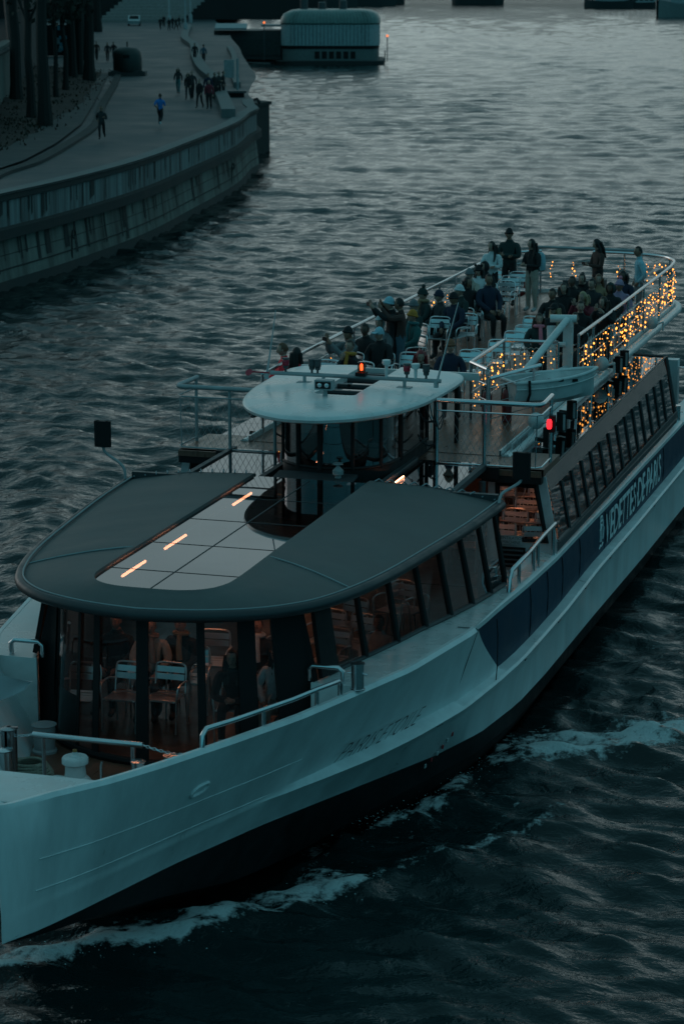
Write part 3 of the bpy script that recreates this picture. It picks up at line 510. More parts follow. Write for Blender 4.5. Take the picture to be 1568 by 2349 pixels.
# ---- aft saloon
CY0, CY1 = 37.25, 49.85
for sx in (1, -1):
    WB = lambda y: Vector((sx*3.36, y, 2.64-.016*(y-37))); WT = lambda y: Vector((sx*3.19, y, 3.46)); RT_ = lambda y: Vector((sx*3.1, y, 3.76))
    ym = [CY0+.15+k*.868 for k in range(15)]
    for a, c in zip(ym[:-1], ym[1:]):
        g = MB(); g.add([WB(a), WB(c), WT(c), WT(a)], [(0, 1, 2, 3)]); g.build('aft_window', GLASSB, boat, smooth=False)
        g = MB(); g.add([WT(a), WT(c), RT_(c), RT_(a)], [(0, 1, 2, 3)]); g.build('upper_panel', mat('dark_panel', (.02, .032, .038), .06, var=.1, ior=1.9), boat, smooth=False)
        g = MB(); g.slab([(sx*2.3, a, 3.78), (sx*3.1, a, 3.765), (sx*3.1, c-.012, 3.765), (sx*2.3, c-.012, 3.78)][::sx], .012); g.build('roof_pane', GLASSR, boat, smooth=False)
    for y in ym[1:-1]:
        p = MB(); p.tube([WB(y)+Vector((sx*.012, 0, 0)), WT(y)+Vector((sx*.012, 0, 0))], .03, 6); p.build('window_post', TRIM, boat)
    p = MB(); p.tube([WB(CY0), WB(CY1)], .045, 8); p.tube([RT_(CY0), RT_(CY1)], .02, 6); p.tube([RT_(CY1)+Vector((0, .02, 0)), WB(CY1)+Vector((0, .02, 0))], .05, 8); p.tube([(sx*2.2, CY1+.02, 3.78), RT_(CY1)+Vector((0, .02, 0))], .035, 8); p.build('window_frame', TRIM, boat)
    gl = MB(); gl.slab([(sx*3.36, CY0-.1, 2.5), (sx*3.36, CY1, 2.35), (sx*3.37, CY1, 2.6), (sx*3.37, CY0-.1, 2.66)][::sx], .03); gl.build('sill_panel', DGREY, boat)
    # forward bulkhead with its window frame
    bk = MB(); yb = CY0-.05
    bk.slab([(sx*2.2, yb, FL), (sx*3.38, yb, FL), (sx*3.38, yb, 2.62), (sx*2.2, yb, 2.62)][::sx], .06)
    bk.slab([(sx*2.2, yb, 2.62), (sx*2.33, yb, 2.62), (sx*2.33, yb, 3.72), (sx*2.2, yb, 3.72)][::sx], .06)
    bk.slab([(sx*3.22, yb, 2.62), (sx*3.38, yb, 2.62), (sx*3.16, yb, 3.76), (sx*3.0, yb, 3.72)][::sx], .06)
    bk.slab([(sx*2.33, yb, 3.6), (sx*3.02, yb, 3.6), (sx*3.0, yb, 3.76), (sx*2.33, yb, 3.76)][::sx], .06); bkp = bk.build('bulkhead', GREYP if False else mat('bulkhead_white', (.5, .5, .51), .5), boat)
    fr = MB(); q = [(sx*2.36, yb-.065, 2.66), (sx*3.2, yb-.065, 2.66), (sx*3.01, yb-.065, 3.58), (sx*2.36, yb-.065, 3.58)]; fr.tube(q, .05, 4, closed=True); fr.build('window_frame', BLACK, bkp)
    gg = MB(); gg.add([(sx*2.36, yb-.03, 2.66), (sx*3.2, yb-.03, 2.66), (sx*3.01, yb-.03, 3.58), (sx*2.36, yb-.03, 3.58)], [(0, 1, 2, 3)]); gg.build('bulkhead_window', GLASSF, bkp, smooth=False)
    lv = MB(); lv.box((sx*2.62, yb-.07, 2.36), (.46, .05, .34), m=1)
    for k in range(4): lv.box((sx*2.62, yb-.1, 2.24+k*.08), (.4, .05, .02), rx=.6, m=0)
    lv.build('louvre', [DGREY, BLACK], bkp); 
    if sx > 0:
        fx2 = MB(); fx2.box((2.98, yb-.12, 2.33), (.26, .14, .26)); fx2.box((2.98, yb-.2, 2.33), (.2, .03, .2), m=1); fx2.build('reel_box', [BLACK, RED], bkp)
        sg = MB(); sg.box((2.62, yb-.115, 2.66), (.36, .012, .15)); sgo = sg.build('notice_plate', mat('plate_grey', (.42, .45, .46), .5), bkp)
        for txt, dz in (('VENTILATION', .01), ('MACHINE', -.06)):
            vs, fs = textmesh(txt, .07, 1.0); wdt = max(v[0] for v in vs); t = MB(); t.add([(2.62-wdt/2+u, yb-.124, 2.66+dz+v) for u, v in vs], fs); t.build('notice_text', LETD, sgo, smooth=False)
        ar = MB(); ar.tube(smooth_path([(2.42, yb-.09, FL), (2.42, yb-.09, 2.0), (2.5, yb-.09, 2.1), (2.6, yb-.09, 2.0), (2.6, yb-.09, FL)], 4), .05, 8); ar.build('hose_hoop', mat('bulkhead_white', (.5, .5, .51)), bkp)
# stair side, interior of the aft saloon
MB().box((0, (CY0+CY1)/2, FL-.02), (6.6, CY1-CY0, .05)).build('aft_floor', FLOOR, boat)
MB().slab([(-2.2, CY1, FL), (2.2, CY1, FL), (2.2, CY1, 3.75), (-2.2, CY1, 3.75)], .05).build('aft_wall', mat('warm_wall', (.22, .12, .06), .6), boat)
for y in (38.6, 40.6, 42.6, 44.6, 46.6, 48.6):
    for sx in (1, -1): MB().tube([(sx*1.9, y-.4, 3.70), (sx*1.9, y+.4, 3.70)], .03, 8).build('strip_lamp', STRIP, boat)
pl = MB(); pl.lathe([(.06, 0), (.06, 2.0)], (2.25, 36.5, FL), 10); pl.build('gangway_post', DGREY, boat)
cu = MB(); cu.loft([[(2.2+.03*math.sin(k*2.2), 37.5+k*.05, z) for k in range(9)] for z in (FL+.1, 2.8, 3.65)]); cu.build('curtain', mat('curtain_dark', (.03, .03, .03), .9), boat)
# ---- upper deck with its round white edge tube
DO = [(0, 58.42), (.75, 58.38), (1.4, 58.15), (1.95, 57.6), (2.2, 56.8), (2.24, 55.5), (2.24, 50), (2.24, 44), (2.24, 37.9)]
dop = [tuple(p)[:2] for p in smooth_path([(x, y, 0) for x, y in DO], 6)]; dfull = [(-x, y) for x, y in dop[::-1]]+dop[1:]
ud = MB(); ud.prism(dfull, DK-.1, DK); ud.build('upper_deck', TEAK, boat)
ed = MB(); ed.tube([(x*1.035, y+(.06 if y > 57 else 0), DK-.07) for x, y in dfull], .1, 10); ed.loft([[(x*1.0, y, DK-.02) for x, y in dfull], [(x*1.0, y, DK+.09) for x, y in dfull], [(x*.985, y-.02, DK+.09) for x, y in dfull], [(x*.985, y-.02, DK) for x, y in dfull]]); ed.build('deck_edge', WHITE, boat)
hd = MB(); hd.slab([(-2.2, 37.3, 3.72), (2.2, 37.3, 3.72), (2.2, 50, 3.72), (-2.2, 50, 3.72)], -.03); hd.build('saloon_ceiling', mat('ceiling', (.25, .22, .2), .6), boat)
# ---- rails of the upper deck (starboard, port with its gap at the davit, stern), inner gate of the deck
ZR = DK+1.06
def rail(name, path, zr=ZR, posts_every=1.45, wires=(.22, .5, .78), m=STEEL, net=True):
    P = smooth_path([(x, y, 0) for x, y in path], 6) if len(path) > 2 else [Vector((*path[0], 0)).lerp(Vector((*path[1], 0)), k/8) for k in range(9)]
    b = MB(); b.tube([(p.x, p.y, zr) for p in P], .034, 8)
    for wz in wires: b.tube([(p.x, p.y, DK+wz) for p in P], .009, 5)
    acc = 0; last = P[0]; pts = [P[0]]
    for p in P[1:]:
        acc += (p-last).length; last = p
        if acc >= posts_every: pts.append(p); acc = 0
    if (pts[-1]-P[-1]).length > .4: pts.append(P[-1])
    for p in pts: b.tube([(p.x, p.y, DK), (p.x, p.y, zr)], .026, 6)
    r = b.build(name, m, boat); return r, P
railS, pS = rail('deck_rail', [(-2.22, 38.6), (-2.26, 42), (-2.26, 47), (-2.26, 52), (-2.24, 56), (-2.0, 57.4), (-1.4, 58.1)])
railP, pP = rail('deck_rail', [(2.22, 44.6), (2.24, 48), (2.24, 52), (2.22, 56), (2.02, 57.3), (1.5, 57.95), (.7, 58.22), (-.1, 58.27)])
railF, pF = rail('deck_rail', [(2.02, 43.6), (.98, 43.55)], m=STEEL)
railG, pG = rail('deck_rail', [(.98, 43.55), (.98, 40.9)], m=STEEL)
railH, pH = rail('deck_rail', [(.98, 40.9), (1.45, 40.2)], m=STEEL)
railA, pA = rail('deck_rail', [(1.55, 39.9), (2.1, 41.6)], zr=DK+.95, m=STEEL)
rsn, pSn = rail('stern_barrier', [(-1.3, 57.3), (.0, 57.25), (1.3, 57.2)], zr=DK+1.25, wires=(.3, .55, .85, 1.05), m=GREYP)
nt_ = MB()
for k in range(60):
    y = 38.7+k*.3
    for s in (1, -1): nt_.tube([(-2.25, y, DK+.1), (-2.25, y+s*.5, DK+.8)], .003, 3)
nt_.build('rail_net', GREYP, railS)
# bench-like grey box at the stern
MB().box((.0, 56.7, DK+.28), (1.0, .5, .55)).build('stern_locker', DGREY, boat)
# ---- davit, plate, lamps along the deck edge
dv = MB(); dv.box((2.1, 44.15, DK+.7), (.17, .17, 1.45)); dv.tube([(2.08, 44.1, DK+1.42), (1.72, 41.9, DK+.72)], .07, 10); dv.tube([(1.78, 44.1, DK+1.3), (1.85, 43.9, DK+.05)], .09, 10); dv.tube([(2.08, 44.05, DK+.5), (1.78, 42.3, DK+.5)], .045, 8); dv.tube([(2.08, 44.05, DK+.95), (1.8, 44.05, DK+.95)], .05, 8); dv.tube([(1.75, 44.1, DK+1.44), (2.25, 44.2, DK+1.44)], .075, 10); dv.build('davit', WHITE, boat)
pt = MB(); pt.slab([(2.33, 38.25, DK-.06), (2.33, 40.0, DK-.06), (2.33, 40.0, DK+.14), (2.33, 38.25, DK+.14)], .02); pl = pt.build('number_plate', MATS['plate_grey'], boat)
vs, fs = textmesh('ENI 01830808', .2, 1.0); t = MB(); t.add([(2.355, 38.32+u, DK-.03+v) for u, v in vs], fs); t.build('plate_text', LETD, pl, smooth=False)
for (x, y, z, a) in ((2.75, 39.3, 3.98, -.5), (2.72, 40.6, 4.02, -.5), (2.7, 41.6, 4.05, -.5), (2.6, 47.0, 4.02, -.5), (2.6, 47.6, 4.05, -.5)):
    b = MB(); b.box((x, y, z), (.14, .12, .34), m=0, rz=a); b.box((x+.06*math.sin(-a)*0+.035, y-.07, z), (.1, .012, .28), m=1, rz=a); b.box((x-.14, y+.05, z-.06), (.22, .06, .06), rz=a); b.build('floodlight', [BLACK, mat('lamp_lens', (.35, .4, .41), .2)], boat)
for (x, y) in ((2.38, 40.0), (2.35, 46.4), (2.38, 52.3)):
    b = MB(); b.ball((x, y, DK+.22), .15, 14, 10); b.tube([(x+.13, y-.03, DK+.2), (x+.26, y, DK+.24), (x+.26, y, DK+.05)], .03, 6); b.build('fender_ball', mat('fender_white', (.5, .52, .52), .55), boat)
# flagstaff at the bow
fs_ = MB(); fs_.tube([(-1.72, 24.75, 2.5), (-1.7, 24.6, 4.3)], .02, 6); fs_.build('flagstaff', STEEL, boat)
# ================================================================ CHAIRS
def make_chair():
    t = thing('bistro_chair', 'aluminium slatted armchair', 'chair', (0, 0, 0))
    m = MB()
    for k in range(5): m.box((0, -.2+k*.1, .455-.008*math.sin(k*PI/4)), (.42, .09, .012))
    m.tube([(-.22, -.23, .445), (.22, -.23, .445), (.22, .2, .445), (-.22, .2, .445)], .013, 6, closed=True); m.build('seat', ALU, t)
    m = MB(); m.slab([(-.2, .235, .62), (.2, .235, .62), (.2, .25, .70), (-.2, .25, .70)], .012); m.slab([(-.2, .253, .72), (.2, .253, .72), (.2, .27, .80), (-.2, .27, .80)], .012)
    m.tube(smooth_path([(-.22, .2, .44), (-.22, .235, .62), (-.215, .262, .78), (-.17, .27, .845), (0, .272, .855), (.17, .27, .845), (.215, .262, .78), (.22, .235, .62), (.22, .2, .44)], 4), .014, 8); m.build('backrest', ALU, t)
    for s in (-1, 1):
        m = MB(); m.tube(smooth_path([(s*.25, -.22, .44), (s*.265, -.21, .6), (s*.27, -.15, .655), (s*.27, .05, .66), (s*.25, .19, .63), (s*.225, .235, .62)], 4), .014, 8); m.build('armrest', ALU, t)
        m = MB(); m.tube([(s*.245, -.25, 0), (s*.25, -.22, .45)], .0135, 8); m.build('leg', ALU, t)
        m = MB(); m.tube([(s*.225, .27, 0), (s*.22, .2, .45)], .0135, 8); m.build('leg', ALU, t)
    return t
chair0 = make_chair(); chair_used = [False]
def chair(x, y, z, rz, label, group):
    if not chair_used[0]:
        chair_used[0] = True; chair0.location = (x, y, z); chair0.rotation_euler = (0, 0, rz); chair0['label'] = label; chair0['group'] = group; return chair0
    return dup(chair0, (x, y, z), rz, label, group)
# ================================================================ PEOPLE
SK = {'f': (.38, .23, .18), 'm': (.24, .13, .09), 'd': (.10, .055, .04)}
CL = dict(black=(.012, .013, .015), navy=(.012, .02, .045), dkgreen=(.015, .035, .035), green=(.02, .11, .11), brown=(.06, .03, .025), red=(.85, .03, .05), grey=(.16, .17, .18), white=(.62, .66, .68), blue=(.02, .17, .5), sky=(.28, .5, .58), cream=(.42, .36, .31), jeans=(.06, .12, .16), mustard=(.45, .2, .03), wine=(.16, .015, .03), lilac=(.36, .24, .36), pink=(.7, .2, .26), rust=(.22, .09, .05), teal=(.03, .14, .15), charcoal=(.03, .032, .035), tan=(.3, .2, .12), yellow=(.5, .5, .05), pattern=(.3, .2, .16))
HC = dict(black=(.008, .007, .007), brown=(.035, .018, .011), blonde=(.33, .24, .14), ginger=(.22, .02, .025), grey=(.25, .24, .23), auburn=(.12, .05, .025))
def cm(c): return mat('cloth_'+c, CL[c], .85, var=.3, scale=9, bump=.25, bscale=30)
def hm(c): return mat('hair_'+c, HC[c], .6, var=.3, scale=20)
def sm_(c): return mat('skin_'+c, SK[c], .55, var=.12, scale=14)
SHOE = mat('shoe_pale', (.4, .42, .43), .6); SHOED = mat('shoe_dark', (.02, .02, .022), .5); LIP = mat('lips', (.2, .07, .06), .5, var=0); EYE = mat('eye_dark', (.01, .01, .01), .3, var=0)
def pose(kind, sc=1., v=0):
    """joint positions, person facing -Y, feet (or the floor) at z 0"""
    J = dict(pel=(0, 0, .93), spi=(0, .0, 1.1), che=(0, .01, 1.3), nec=(0, .0, 1.45), hd=(0, -.035, 1.565))
    for s, n in ((-1, 'R'), (1, 'L')):
        J['sh'+n] = (s*.18, .01, 1.385); J['el'+n] = (s*.25, .04, 1.1); J['wr'+n] = (s*.24, -.08, .87)
        J['hi'+n] = (s*.095, 0, .88); J['kn'+n] = (s*.1, -.02, .48); J['an'+n] = (s*.105, .02, .09); J['to'+n] = (s*.125, -.15, .045)
    def st(n, **k):
        for a, b in k.items(): J[a+n] = b
    if kind.startswith('sit'):
        dz = -.38
        for k in ('pel', 'spi', 'che', 'nec', 'hd', 'shL', 'shR'): J[k] = (J[k][0], J[k][1]+.02+(.06 if k in ('che', 'nec', 'hd', 'shL', 'shR') else 0), J[k][2]+dz)
        for s, n in ((-1, 'R'), (1, 'L')): st(n, hi=(s*.1, -.02, .5), kn=(s*.12, -.44, .5), an=(s*.12, -.42, .09), to=(s*.135, -.58, .045), el=(s*.26, .0, .78), wr=(s*.1, -.26, .62))
        if kind == 'sit_chin':
            for k in ('che', 'nec', 'hd', 'shL', 'shR'): J[k] = (J[k][0], J[k][1]-.2, J[k][2]-.05)
            st('R', el=(-.16, -.4, .62), wr=(-.04, -.33, .96))
        if kind == 'sit_photo': st('R', el=(-.22, -.25, .88), wr=(-.14, -.33, 1.13)); st('L', el=(.22, -.25, .86), wr=(.02, -.36, 1.08))
        if kind == 'sit_lean':
            for k in ('che', 'nec', 'hd', 'shL', 'shR'): J[k] = (J[k][0], J[k][1]-.24, J[k][2]-.07)
            st('L', el=(.24, -.3, .66), wr=(.05, -.45, .66)); st('R', el=(-.24, -.3, .66), wr=(-.05, -.45, .66))
        if kind == 'sit_cross': st('L', kn=(.02, -.44, .58), an=(-.1, -.52, .22), to=(-.12, -.66, .16))
    if kind == 'fold':
        st('R', el=(-.25, -.06, 1.12), wr=(.05, -.2, 1.14)); st('L', el=(.25, -.06, 1.12), wr=(-.06, -.23, 1.17))
    if kind == 'phone': st('R', el=(-.24, -.04, 1.1), wr=(-.07, -.28, 1.16)); st('L', el=(.24, -.04, 1.1), wr=(.05, -.28, 1.14))
    if kind == 'photo': st('R', el=(-.24, -.22, 1.36), wr=(-.12, -.36, 1.58)); st('L', el=(.26, -.2, 1.36), wr=(.08, -.38, 1.56))
    if kind == 'pocket': st('R', el=(-.3, .08, 1.1), wr=(-.17, -.06, .92)); st('L', el=(.3, .08, 1.1), wr=(.17, -.06, .92))
    if kind in ('walk', 'run'):
        g = 1 if v % 2 == 0 else -1; A, B = ('L', 'R') if g > 0 else ('R', 'L'); sa = 1 if A == 'L' else -1
        if kind == 'walk':
            st(A, kn=(sa*.09, -.16, .5), an=(sa*.09, -.2, .1), to=(sa*.1, -.37, .07), el=(sa*.24, .12, 1.12), wr=(sa*.24, .1, .88)); st(B, kn=(-sa*.09, .08, .47), an=(-sa*.09, .3, .14), to=(-sa*.1, .17, .05), el=(-sa*.24, -.05, 1.1), wr=(-sa*.22, -.22, .92))
        else:
            st(A, kn=(sa*.09, -.28, .62), an=(sa*.09, -.2, .22), to=(sa*.1, -.36, .18), el=(sa*.25, .2, 1.16), wr=(sa*.2, .02, 1.05)); st(B, kn=(-sa*.09, .14, .5), an=(-sa*.09, .48, .34), to=(-sa*.1, .5, .2), el=(-sa*.25, -.02, 1.12), wr=(-sa*.14, -.26, 1.2))
    return {k: Vector(p)*sc for k, p in J.items()}
EDG = [('pel', 'spi'), ('spi', 'che'), ('che', 'nec'), ('nec', 'hd')]+[(a+s, b+s) for s in 'LR' for a, b in (('sh', 'el'), ('el', 'wr'), ('hi', 'kn'), ('kn', 'an'), ('an', 'to'))]+[('che', 'shL'), ('che', 'shR'), ('pel', 'hiL'), ('pel', 'hiR')]
RADI = dict(pel=.155, spi=.145, che=.165, nec=.085, hd=.058, sh=.088, el=.062, wr=.042, hi=.105, kn=.07, an=.05, to=.048)
def head_rows(r, n=14, k=12):
    rows = []
    for i in range(k+1):
        ph = PI*i/k; row = []
        for j in range(n):
            th = 2*PI*j/n; x = math.sin(ph)*math.sin(th); y = -math.sin(ph)*math.cos(th); z = math.cos(ph)
            w = 1-.28*max(0, -z)*1.1; fy = 1-.12*max(0, -z)
            X = x*.077*w; Y = y*.096*fy; Z = z*.118
            if y < -.75 and -.35 < z < .12 and abs(x) < .22: Y -= .016*(1-abs(z+.15)*2.5)
            if y < -.5 and z < -.62: Y -= .012
            row.append((X*r, Y*r, Z*r))
        rows.append(row)
    return rows
def hand(mb, w, d, s, m, sc=1.):
    d = d.normalized(); u = d.orthogonal().normalized(); q = d.cross(u)
    mb.tube([w-d*.01, w+d*.03*sc, w+d*.075*sc], [.026*sc, .036*sc, .03*sc], 6, m=m)
    for k in range(4): mb.tube([w+d*.07*sc+u*(k-1.5)*.017*sc, w+d*(.1+.006*(1.5-abs(k-1.5)))*sc+u*(k-1.5)*.019*sc+q*.01, w+d*(.125+.012*(1.5-abs(k-1.5)))*sc+u*(k-1.5)*.018*sc+q*.035], [.0095*sc, .009*sc, .006*sc], 5, m=m)
    mb.tube([w+d*.025*sc-u*.03*sc, w+d*.055*sc-u*.052*sc+q*.01, w+d*.085*sc-u*.05*sc+q*.03], [.012*sc, .010*sc, .007*sc], 5, m=m)
def person(label, kind, loc, rz, top, legs, skin='f', hair=('short', 'brown'), hat=None, sc=1., turn=0., tilt=0., shoe=0, coat=1., scarf=None, glasses=False, v=0, group=None, name='person', long_coat=False, bare=False):
    J = pose(kind, sc, v); names = list(J); me = bpy.data.meshes.new('skeleton')
    me.from_pydata([J[n] for n in names], [(names.index(a), names.index(b)) for a, b in EDG], []); o = bpy.data.objects.new('skeleton', me); COL.objects.link(o)
    md = o.modifiers.new('skin', 'SKIN'); md.use_smooth_shade = True; md.branch_smoothing = .6
    if not me.skin_vertices: me.skin_vertices.new() if hasattr(me.skin_vertices, 'new') else None
    for i, n in enumerate(names):
        r = RADI.get(n) or RADI[n[:-1]]; b = n[:-1] if n[-1] in 'LR' and n not in RADI else n
        r *= sc*(coat if b in ('pel', 'spi', 'che', 'sh', 'el', 'wr') else 1.)
        if bare and b in ('el', 'wr'): r *= .7
        me.skin_vertices[0].data[i].radius = (r, r); me.skin_vertices[0].data[i].use_root = (n == 'pel')
    o.modifiers.new('sub', 'SUBSURF').levels = 1; o.modifiers['sub'].render_levels = 1
    dg = bpy.context.evaluated_depsgraph_get(); dg.update(); ev = bpy.data.meshes.new_from_object(o.evaluated_get(dg))
    V = np.empty(len(ev.vertices)*3); ev.vertices.foreach_get('co', V); V = V.reshape(-1, 3)
    F = [tuple(p.vertices) for p in ev.polygons]; bpy.data.objects.remove(o); bpy.data.meshes.remove(me); bpy.data.meshes.remove(ev)
    seg = [(np.array(J[a]), np.array(J[b]), a, b) for a, b in EDG]
    def near(c):
        bd, bi = 9, 0
        for i, (a, b, *_n) in enumerate(seg):
            ab = b-a; t = min(1, max(0, np.dot(c-a, ab)/max(1e-9, ab@ab))); d = np.linalg.norm(c-a-ab*t)
            if d < bd: bd, bi, bt = d, i, t
        return bi, bt
    tor = {0, 1, 16, 17, 14, 15}
    cz = (J['pel'].y+J['che'].y)/2
    for i in range(len(V)):
        bi, bt = near(V[i])
        if bi in (0, 1):
            ax = seg[bi][0]+(seg[bi][1]-seg[bi][0])*bt; V[i][1] = ax[1]+(V[i][1]-ax[1])*.78
            V[i][0] *= 1.06
    mi = []
    for f in F:
        c = V[list(f)].mean(0); bi, bt = near(c); a, b = seg[bi][2], seg[bi][3]
        if bi == 3 and bt > .42: m = 2
        elif a[:2] in ('hi',) or (a[:2] == 'kn'): m = 1
        elif a[:2] == 'an': m = 3
        elif a == 'pel' and b[:2] == 'hi': m = 1
        elif bare and a[:2] == 'el': m = 2
        else: m = 0
        if long_coat and m == 1 and (a[:2] == 'hi' or a == 'pel'): m = 0
        mi.append(m)
    mb = MB(); mb.v = [tuple(p) for p in V]; mb.f = F; mb.m = mi
    for n in 'LR': hand(mb, J['wr'+n], (J['wr'+n]-J['el'+n]), n, 2, sc)
    hc = J['hd']+Vector((0, -.005, .05))*sc; Rm = Matrix.Rotation(turn, 3, 'Z') @ Matrix.Rotation(tilt, 3, 'X')
    hx = lambda p: hc+Rm @ Vector(p)
    rows = head_rows(sc); mb.loft([[hx(p) for p in r] for r in rows], 2, True)
    for s in (-1, 1):
        mb.add([hx((s*.03*sc+a*sc, -.094*sc, .012*sc+b*sc)) for a, b in ((-.013, 0), (0, -.007), (.013, 0), (0, .007))], [(0, 1, 2, 3)], 4)
        mb.add([hx((s*.03*sc+a*sc, -.093*sc, .034*sc+b*sc)) for a, b in ((-.018, 0), (.018, 0), (.016, .007), (-.014, .007))], [(0, 1, 2, 3)], 4)
        e = MB(); e.ball((s*.076*sc, .005, -.005), (.012*sc, .02*sc, .03*sc), 6, 5); mb.add([hx(p) for p in e.v], e.f, 2)
    mb.add([hx((a*sc, -.0935*sc, -.052*sc+b*sc)) for a, b in ((-.024, 0), (0, -.007), (.024, 0), (0, .006))], [(0, 1, 2, 3)], 5)
    nb_ = MB(); nb_.ball((0, -.104*sc, -.018*sc), (.012*sc, .016*sc, .022*sc), 6, 5); mb.add([hx(p) for p in nb_.v], nb_.f, 2)
    root = mb.build(name, [cm(top), cm(legs), sm_(skin), SHOED if shoe == 0 else SHOE, EYE, LIP], None)
    root['label'] = label; root['category'] = 'person'
    if group: root['group'] = group
    root.location = loc; root.rotation_euler = (0, 0, rz)
    st, hcx = hair
    if st != 'none' and hat not in ('hood', 'hijab'):
        h = MB(); rr = []
        for r in head_rows(sc*1.09): rr.append([hx((p[0], p[1]+.006*sc, p[2]+.006*sc)) for p in r])
        k = len(rr[0]); b0 = len(h.v); h.v += [tuple(p) for r in rr for p in r]
        for i in range(len(rr)-1):
            for j in range(k):
                th = 2*PI*(j+.5)/k; fz = math.cos(PI*(i+.5)/(len(rr)-1)); fy = -math.cos(th)
                if fz > .62 or (fy > -.25 and fz > (-.35 if st == 'short' else -.9)) or (st != 'short' and fy > -.5 and fz > -.6): h.f.append((b0+i*k+j, b0+i*k+(j+1) % k, b0+(i+1)*k+(j+1) % k, b0+(i+1)*k+j)); h.m.append(0)
        if st in ('long', 'bob'):
            zl = -.36 if st == 'long' else -.16
            for s in (-1, 0, 1):
                x0 = s*.065
                for q in range(3 if s else 4):
                    xo = x0+(q-1)*.022*(1 if s else 1.6); yo = .02+.05*(s == 0)-.02*abs(s)*(q)
                    h.tube([hx((xo*sc, (yo+.02)*sc, .03*sc)), hx((xo*1.25*sc, (yo+.035)*sc, zl*.4*sc)), hx((xo*1.35*sc, (yo+.03-(.06 if s else 0))*sc, zl*sc))], [.032*sc, .036*sc, .012*sc], 6)
        if st == 'bun': h.ball(hx((0, .06*sc, .11*sc)), .045*sc)
        h.build('hair', hm(hcx), root)
    if hat:
        hk, hcol = hat if isinstance(hat, tuple) else (hat, 'black'); h = MB()
        if hk in ('beanie', 'bobble', 'cap', 'fur', 'bear'):
            g = 1.15 if hk != 'fur' else 1.3; cut = .12 if hk != 'fur' else -.55
            rr = [[hx((p[0], p[1], p[2]+(.016*sc if hk != 'cap' else .008))) for p in r] for r in head_rows(sc*g)]; k = len(rr[0]); b0 = len(h.v); h.v += [tuple(p) for r in rr for p in r]
            for i in range(len(rr)-1):
                for j in range(k):
                    fz = math.cos(PI*(i+.5)/(len(rr)-1)); fy = -math.cos(2*PI*(j+.5)/k)
                    if fz > cut and not (hk == 'fur' and fy < -.4 and fz < .55) or (fy > .2 and fz > cut-.4): h.f.append((b0+i*k+j, b0+i*k+(j+1) % k, b0+(i+1)*k+(j+1) % k, b0+(i+1)*k+j)); h.m.append(0)
            if hk in ('beanie', 'bobble', 'bear'): h.tube([hx((.09*sc*math.sin(a), -.11*sc*math.cos(a), (.045-.025*(1-math.cos(a))/2*1.6)*sc)) for a in np.linspace(0, 2*PI, 18, endpoint=False)], .018*sc, 6, closed=True)
            if hk == 'cap': h.slab([hx((-.07*sc, -.09*sc, .05*sc)), hx((.07*sc, -.09*sc, .05*sc)), hx((.055*sc, -.18*sc, .035*sc)), hx((-.055*sc, -.18*sc, .035*sc))], .01)
            if hk == 'bobble': h.ball(hx((0, .03*sc, .175*sc)), .045*sc, m=1)
            if hk == 'bear':
                for s in (-1, 1): h.ball(hx((s*.075*sc, 0, .13*sc)), .035*sc)
        if hk == 'hood':
            rr = [[hx((p[0]*1.08, p[1]+.012*sc, p[2]-.005*sc)) for p in r] for r in head_rows(sc*1.26)]; k = len(rr[0]); b0 = len(h.v); h.v += [tuple(p) for r in rr for p in r]
            for i in range(len(rr)-1):
                for j in range(k):
                    fz = math.cos(PI*(i+.5)/(len(rr)-1)); fy = -math.cos(2*PI*(j+.5)/k)
                    if fy > -.45 or fz > .78 or fz < -.85: h.f.append((b0+i*k+j, b0+i*k+(j+1) % k, b0+(i+1)*k+(j+1) % k, b0+(i+1)*k+j)); h.m.append(0)
        h.build('hood' if hk == 'hood' else 'hat', [cm(hcol), cm('pink' if hcol == 'lilac' else hcol)], root)
    if scarf:
        h = MB(); nk = J['nec']+Vector((0, -.02, .035))*sc
        h.tube([nk+Vector((.085*math.sin(a), -.09*math.cos(a), .012*math.cos(a)))*sc for a in np.linspace(0, 2*PI, 16, endpoint=False)], .036*sc, 8, closed=True)
        h.tube([nk+Vector((.03, -.11, 0))*sc, nk+Vector((.04, -.16, -.16))*sc, nk+Vector((.05, -.17, -.34))*sc], [.036*sc, .04*sc, .045*sc], 6); h.build('scarf', cm(scarf), root)
    if glasses:
        h = MB()
        for s in (-1, 1): h.tube([hx((s*.031*sc+.021*sc*math.cos(a), -.104*sc, .01*sc+.017*sc*math.sin(a))) for a in np.linspace(0, 2*PI, 12, endpoint=False)], .003*sc, 4, closed=True)
        h.tube([hx((-.01*sc, -.106*sc, .013*sc)), hx((.01*sc, -.106*sc, .013*sc))], .003*sc, 4); h.build('glasses', EYE, root)
    if long_coat:
        pass
    return root, J
def head_at(px, py, floor, kind, sc, rz):
    J = pose(kind, sc); h = J['hd']+Vector((0, -.01, .05))*sc; hr = Matrix.Rotation(rz, 3, 'Z') @ h
    p = at(px, py, floor+h.z); return (p.x-hr.x, p.y-hr.y, floor)
DKG = 'passengers on the open top deck'; CHG = 'aluminium chairs on the top deck'
def deck_person(px, py, short, kind='sit', rz=0., top='black', legs='black', seat=True, lab=None, **k):
    z = DK+.005; loc = head_at(px, py, z, kind, k.get('sc', 1.), rz)
    if 'turn' not in k: k['turn'] = rng.uniform(-.5, .4)
    if 'tilt' not in k and kind.startswith('sit'): k['tilt'] = rng.uniform(-.08, .25)
    if 'coat' not in k and kind.startswith('sit'): k['coat'] = rng.uniform(1.0, 1.14)
    r = person(lab or ('person '+short), kind, loc, rz, top, legs, group=DKG, **k)
    if kind.startswith('sit'): chair(loc[0], loc[1]+.0, z, rz, 'aluminium chair under the person '+short, CHG)
    return r, loc
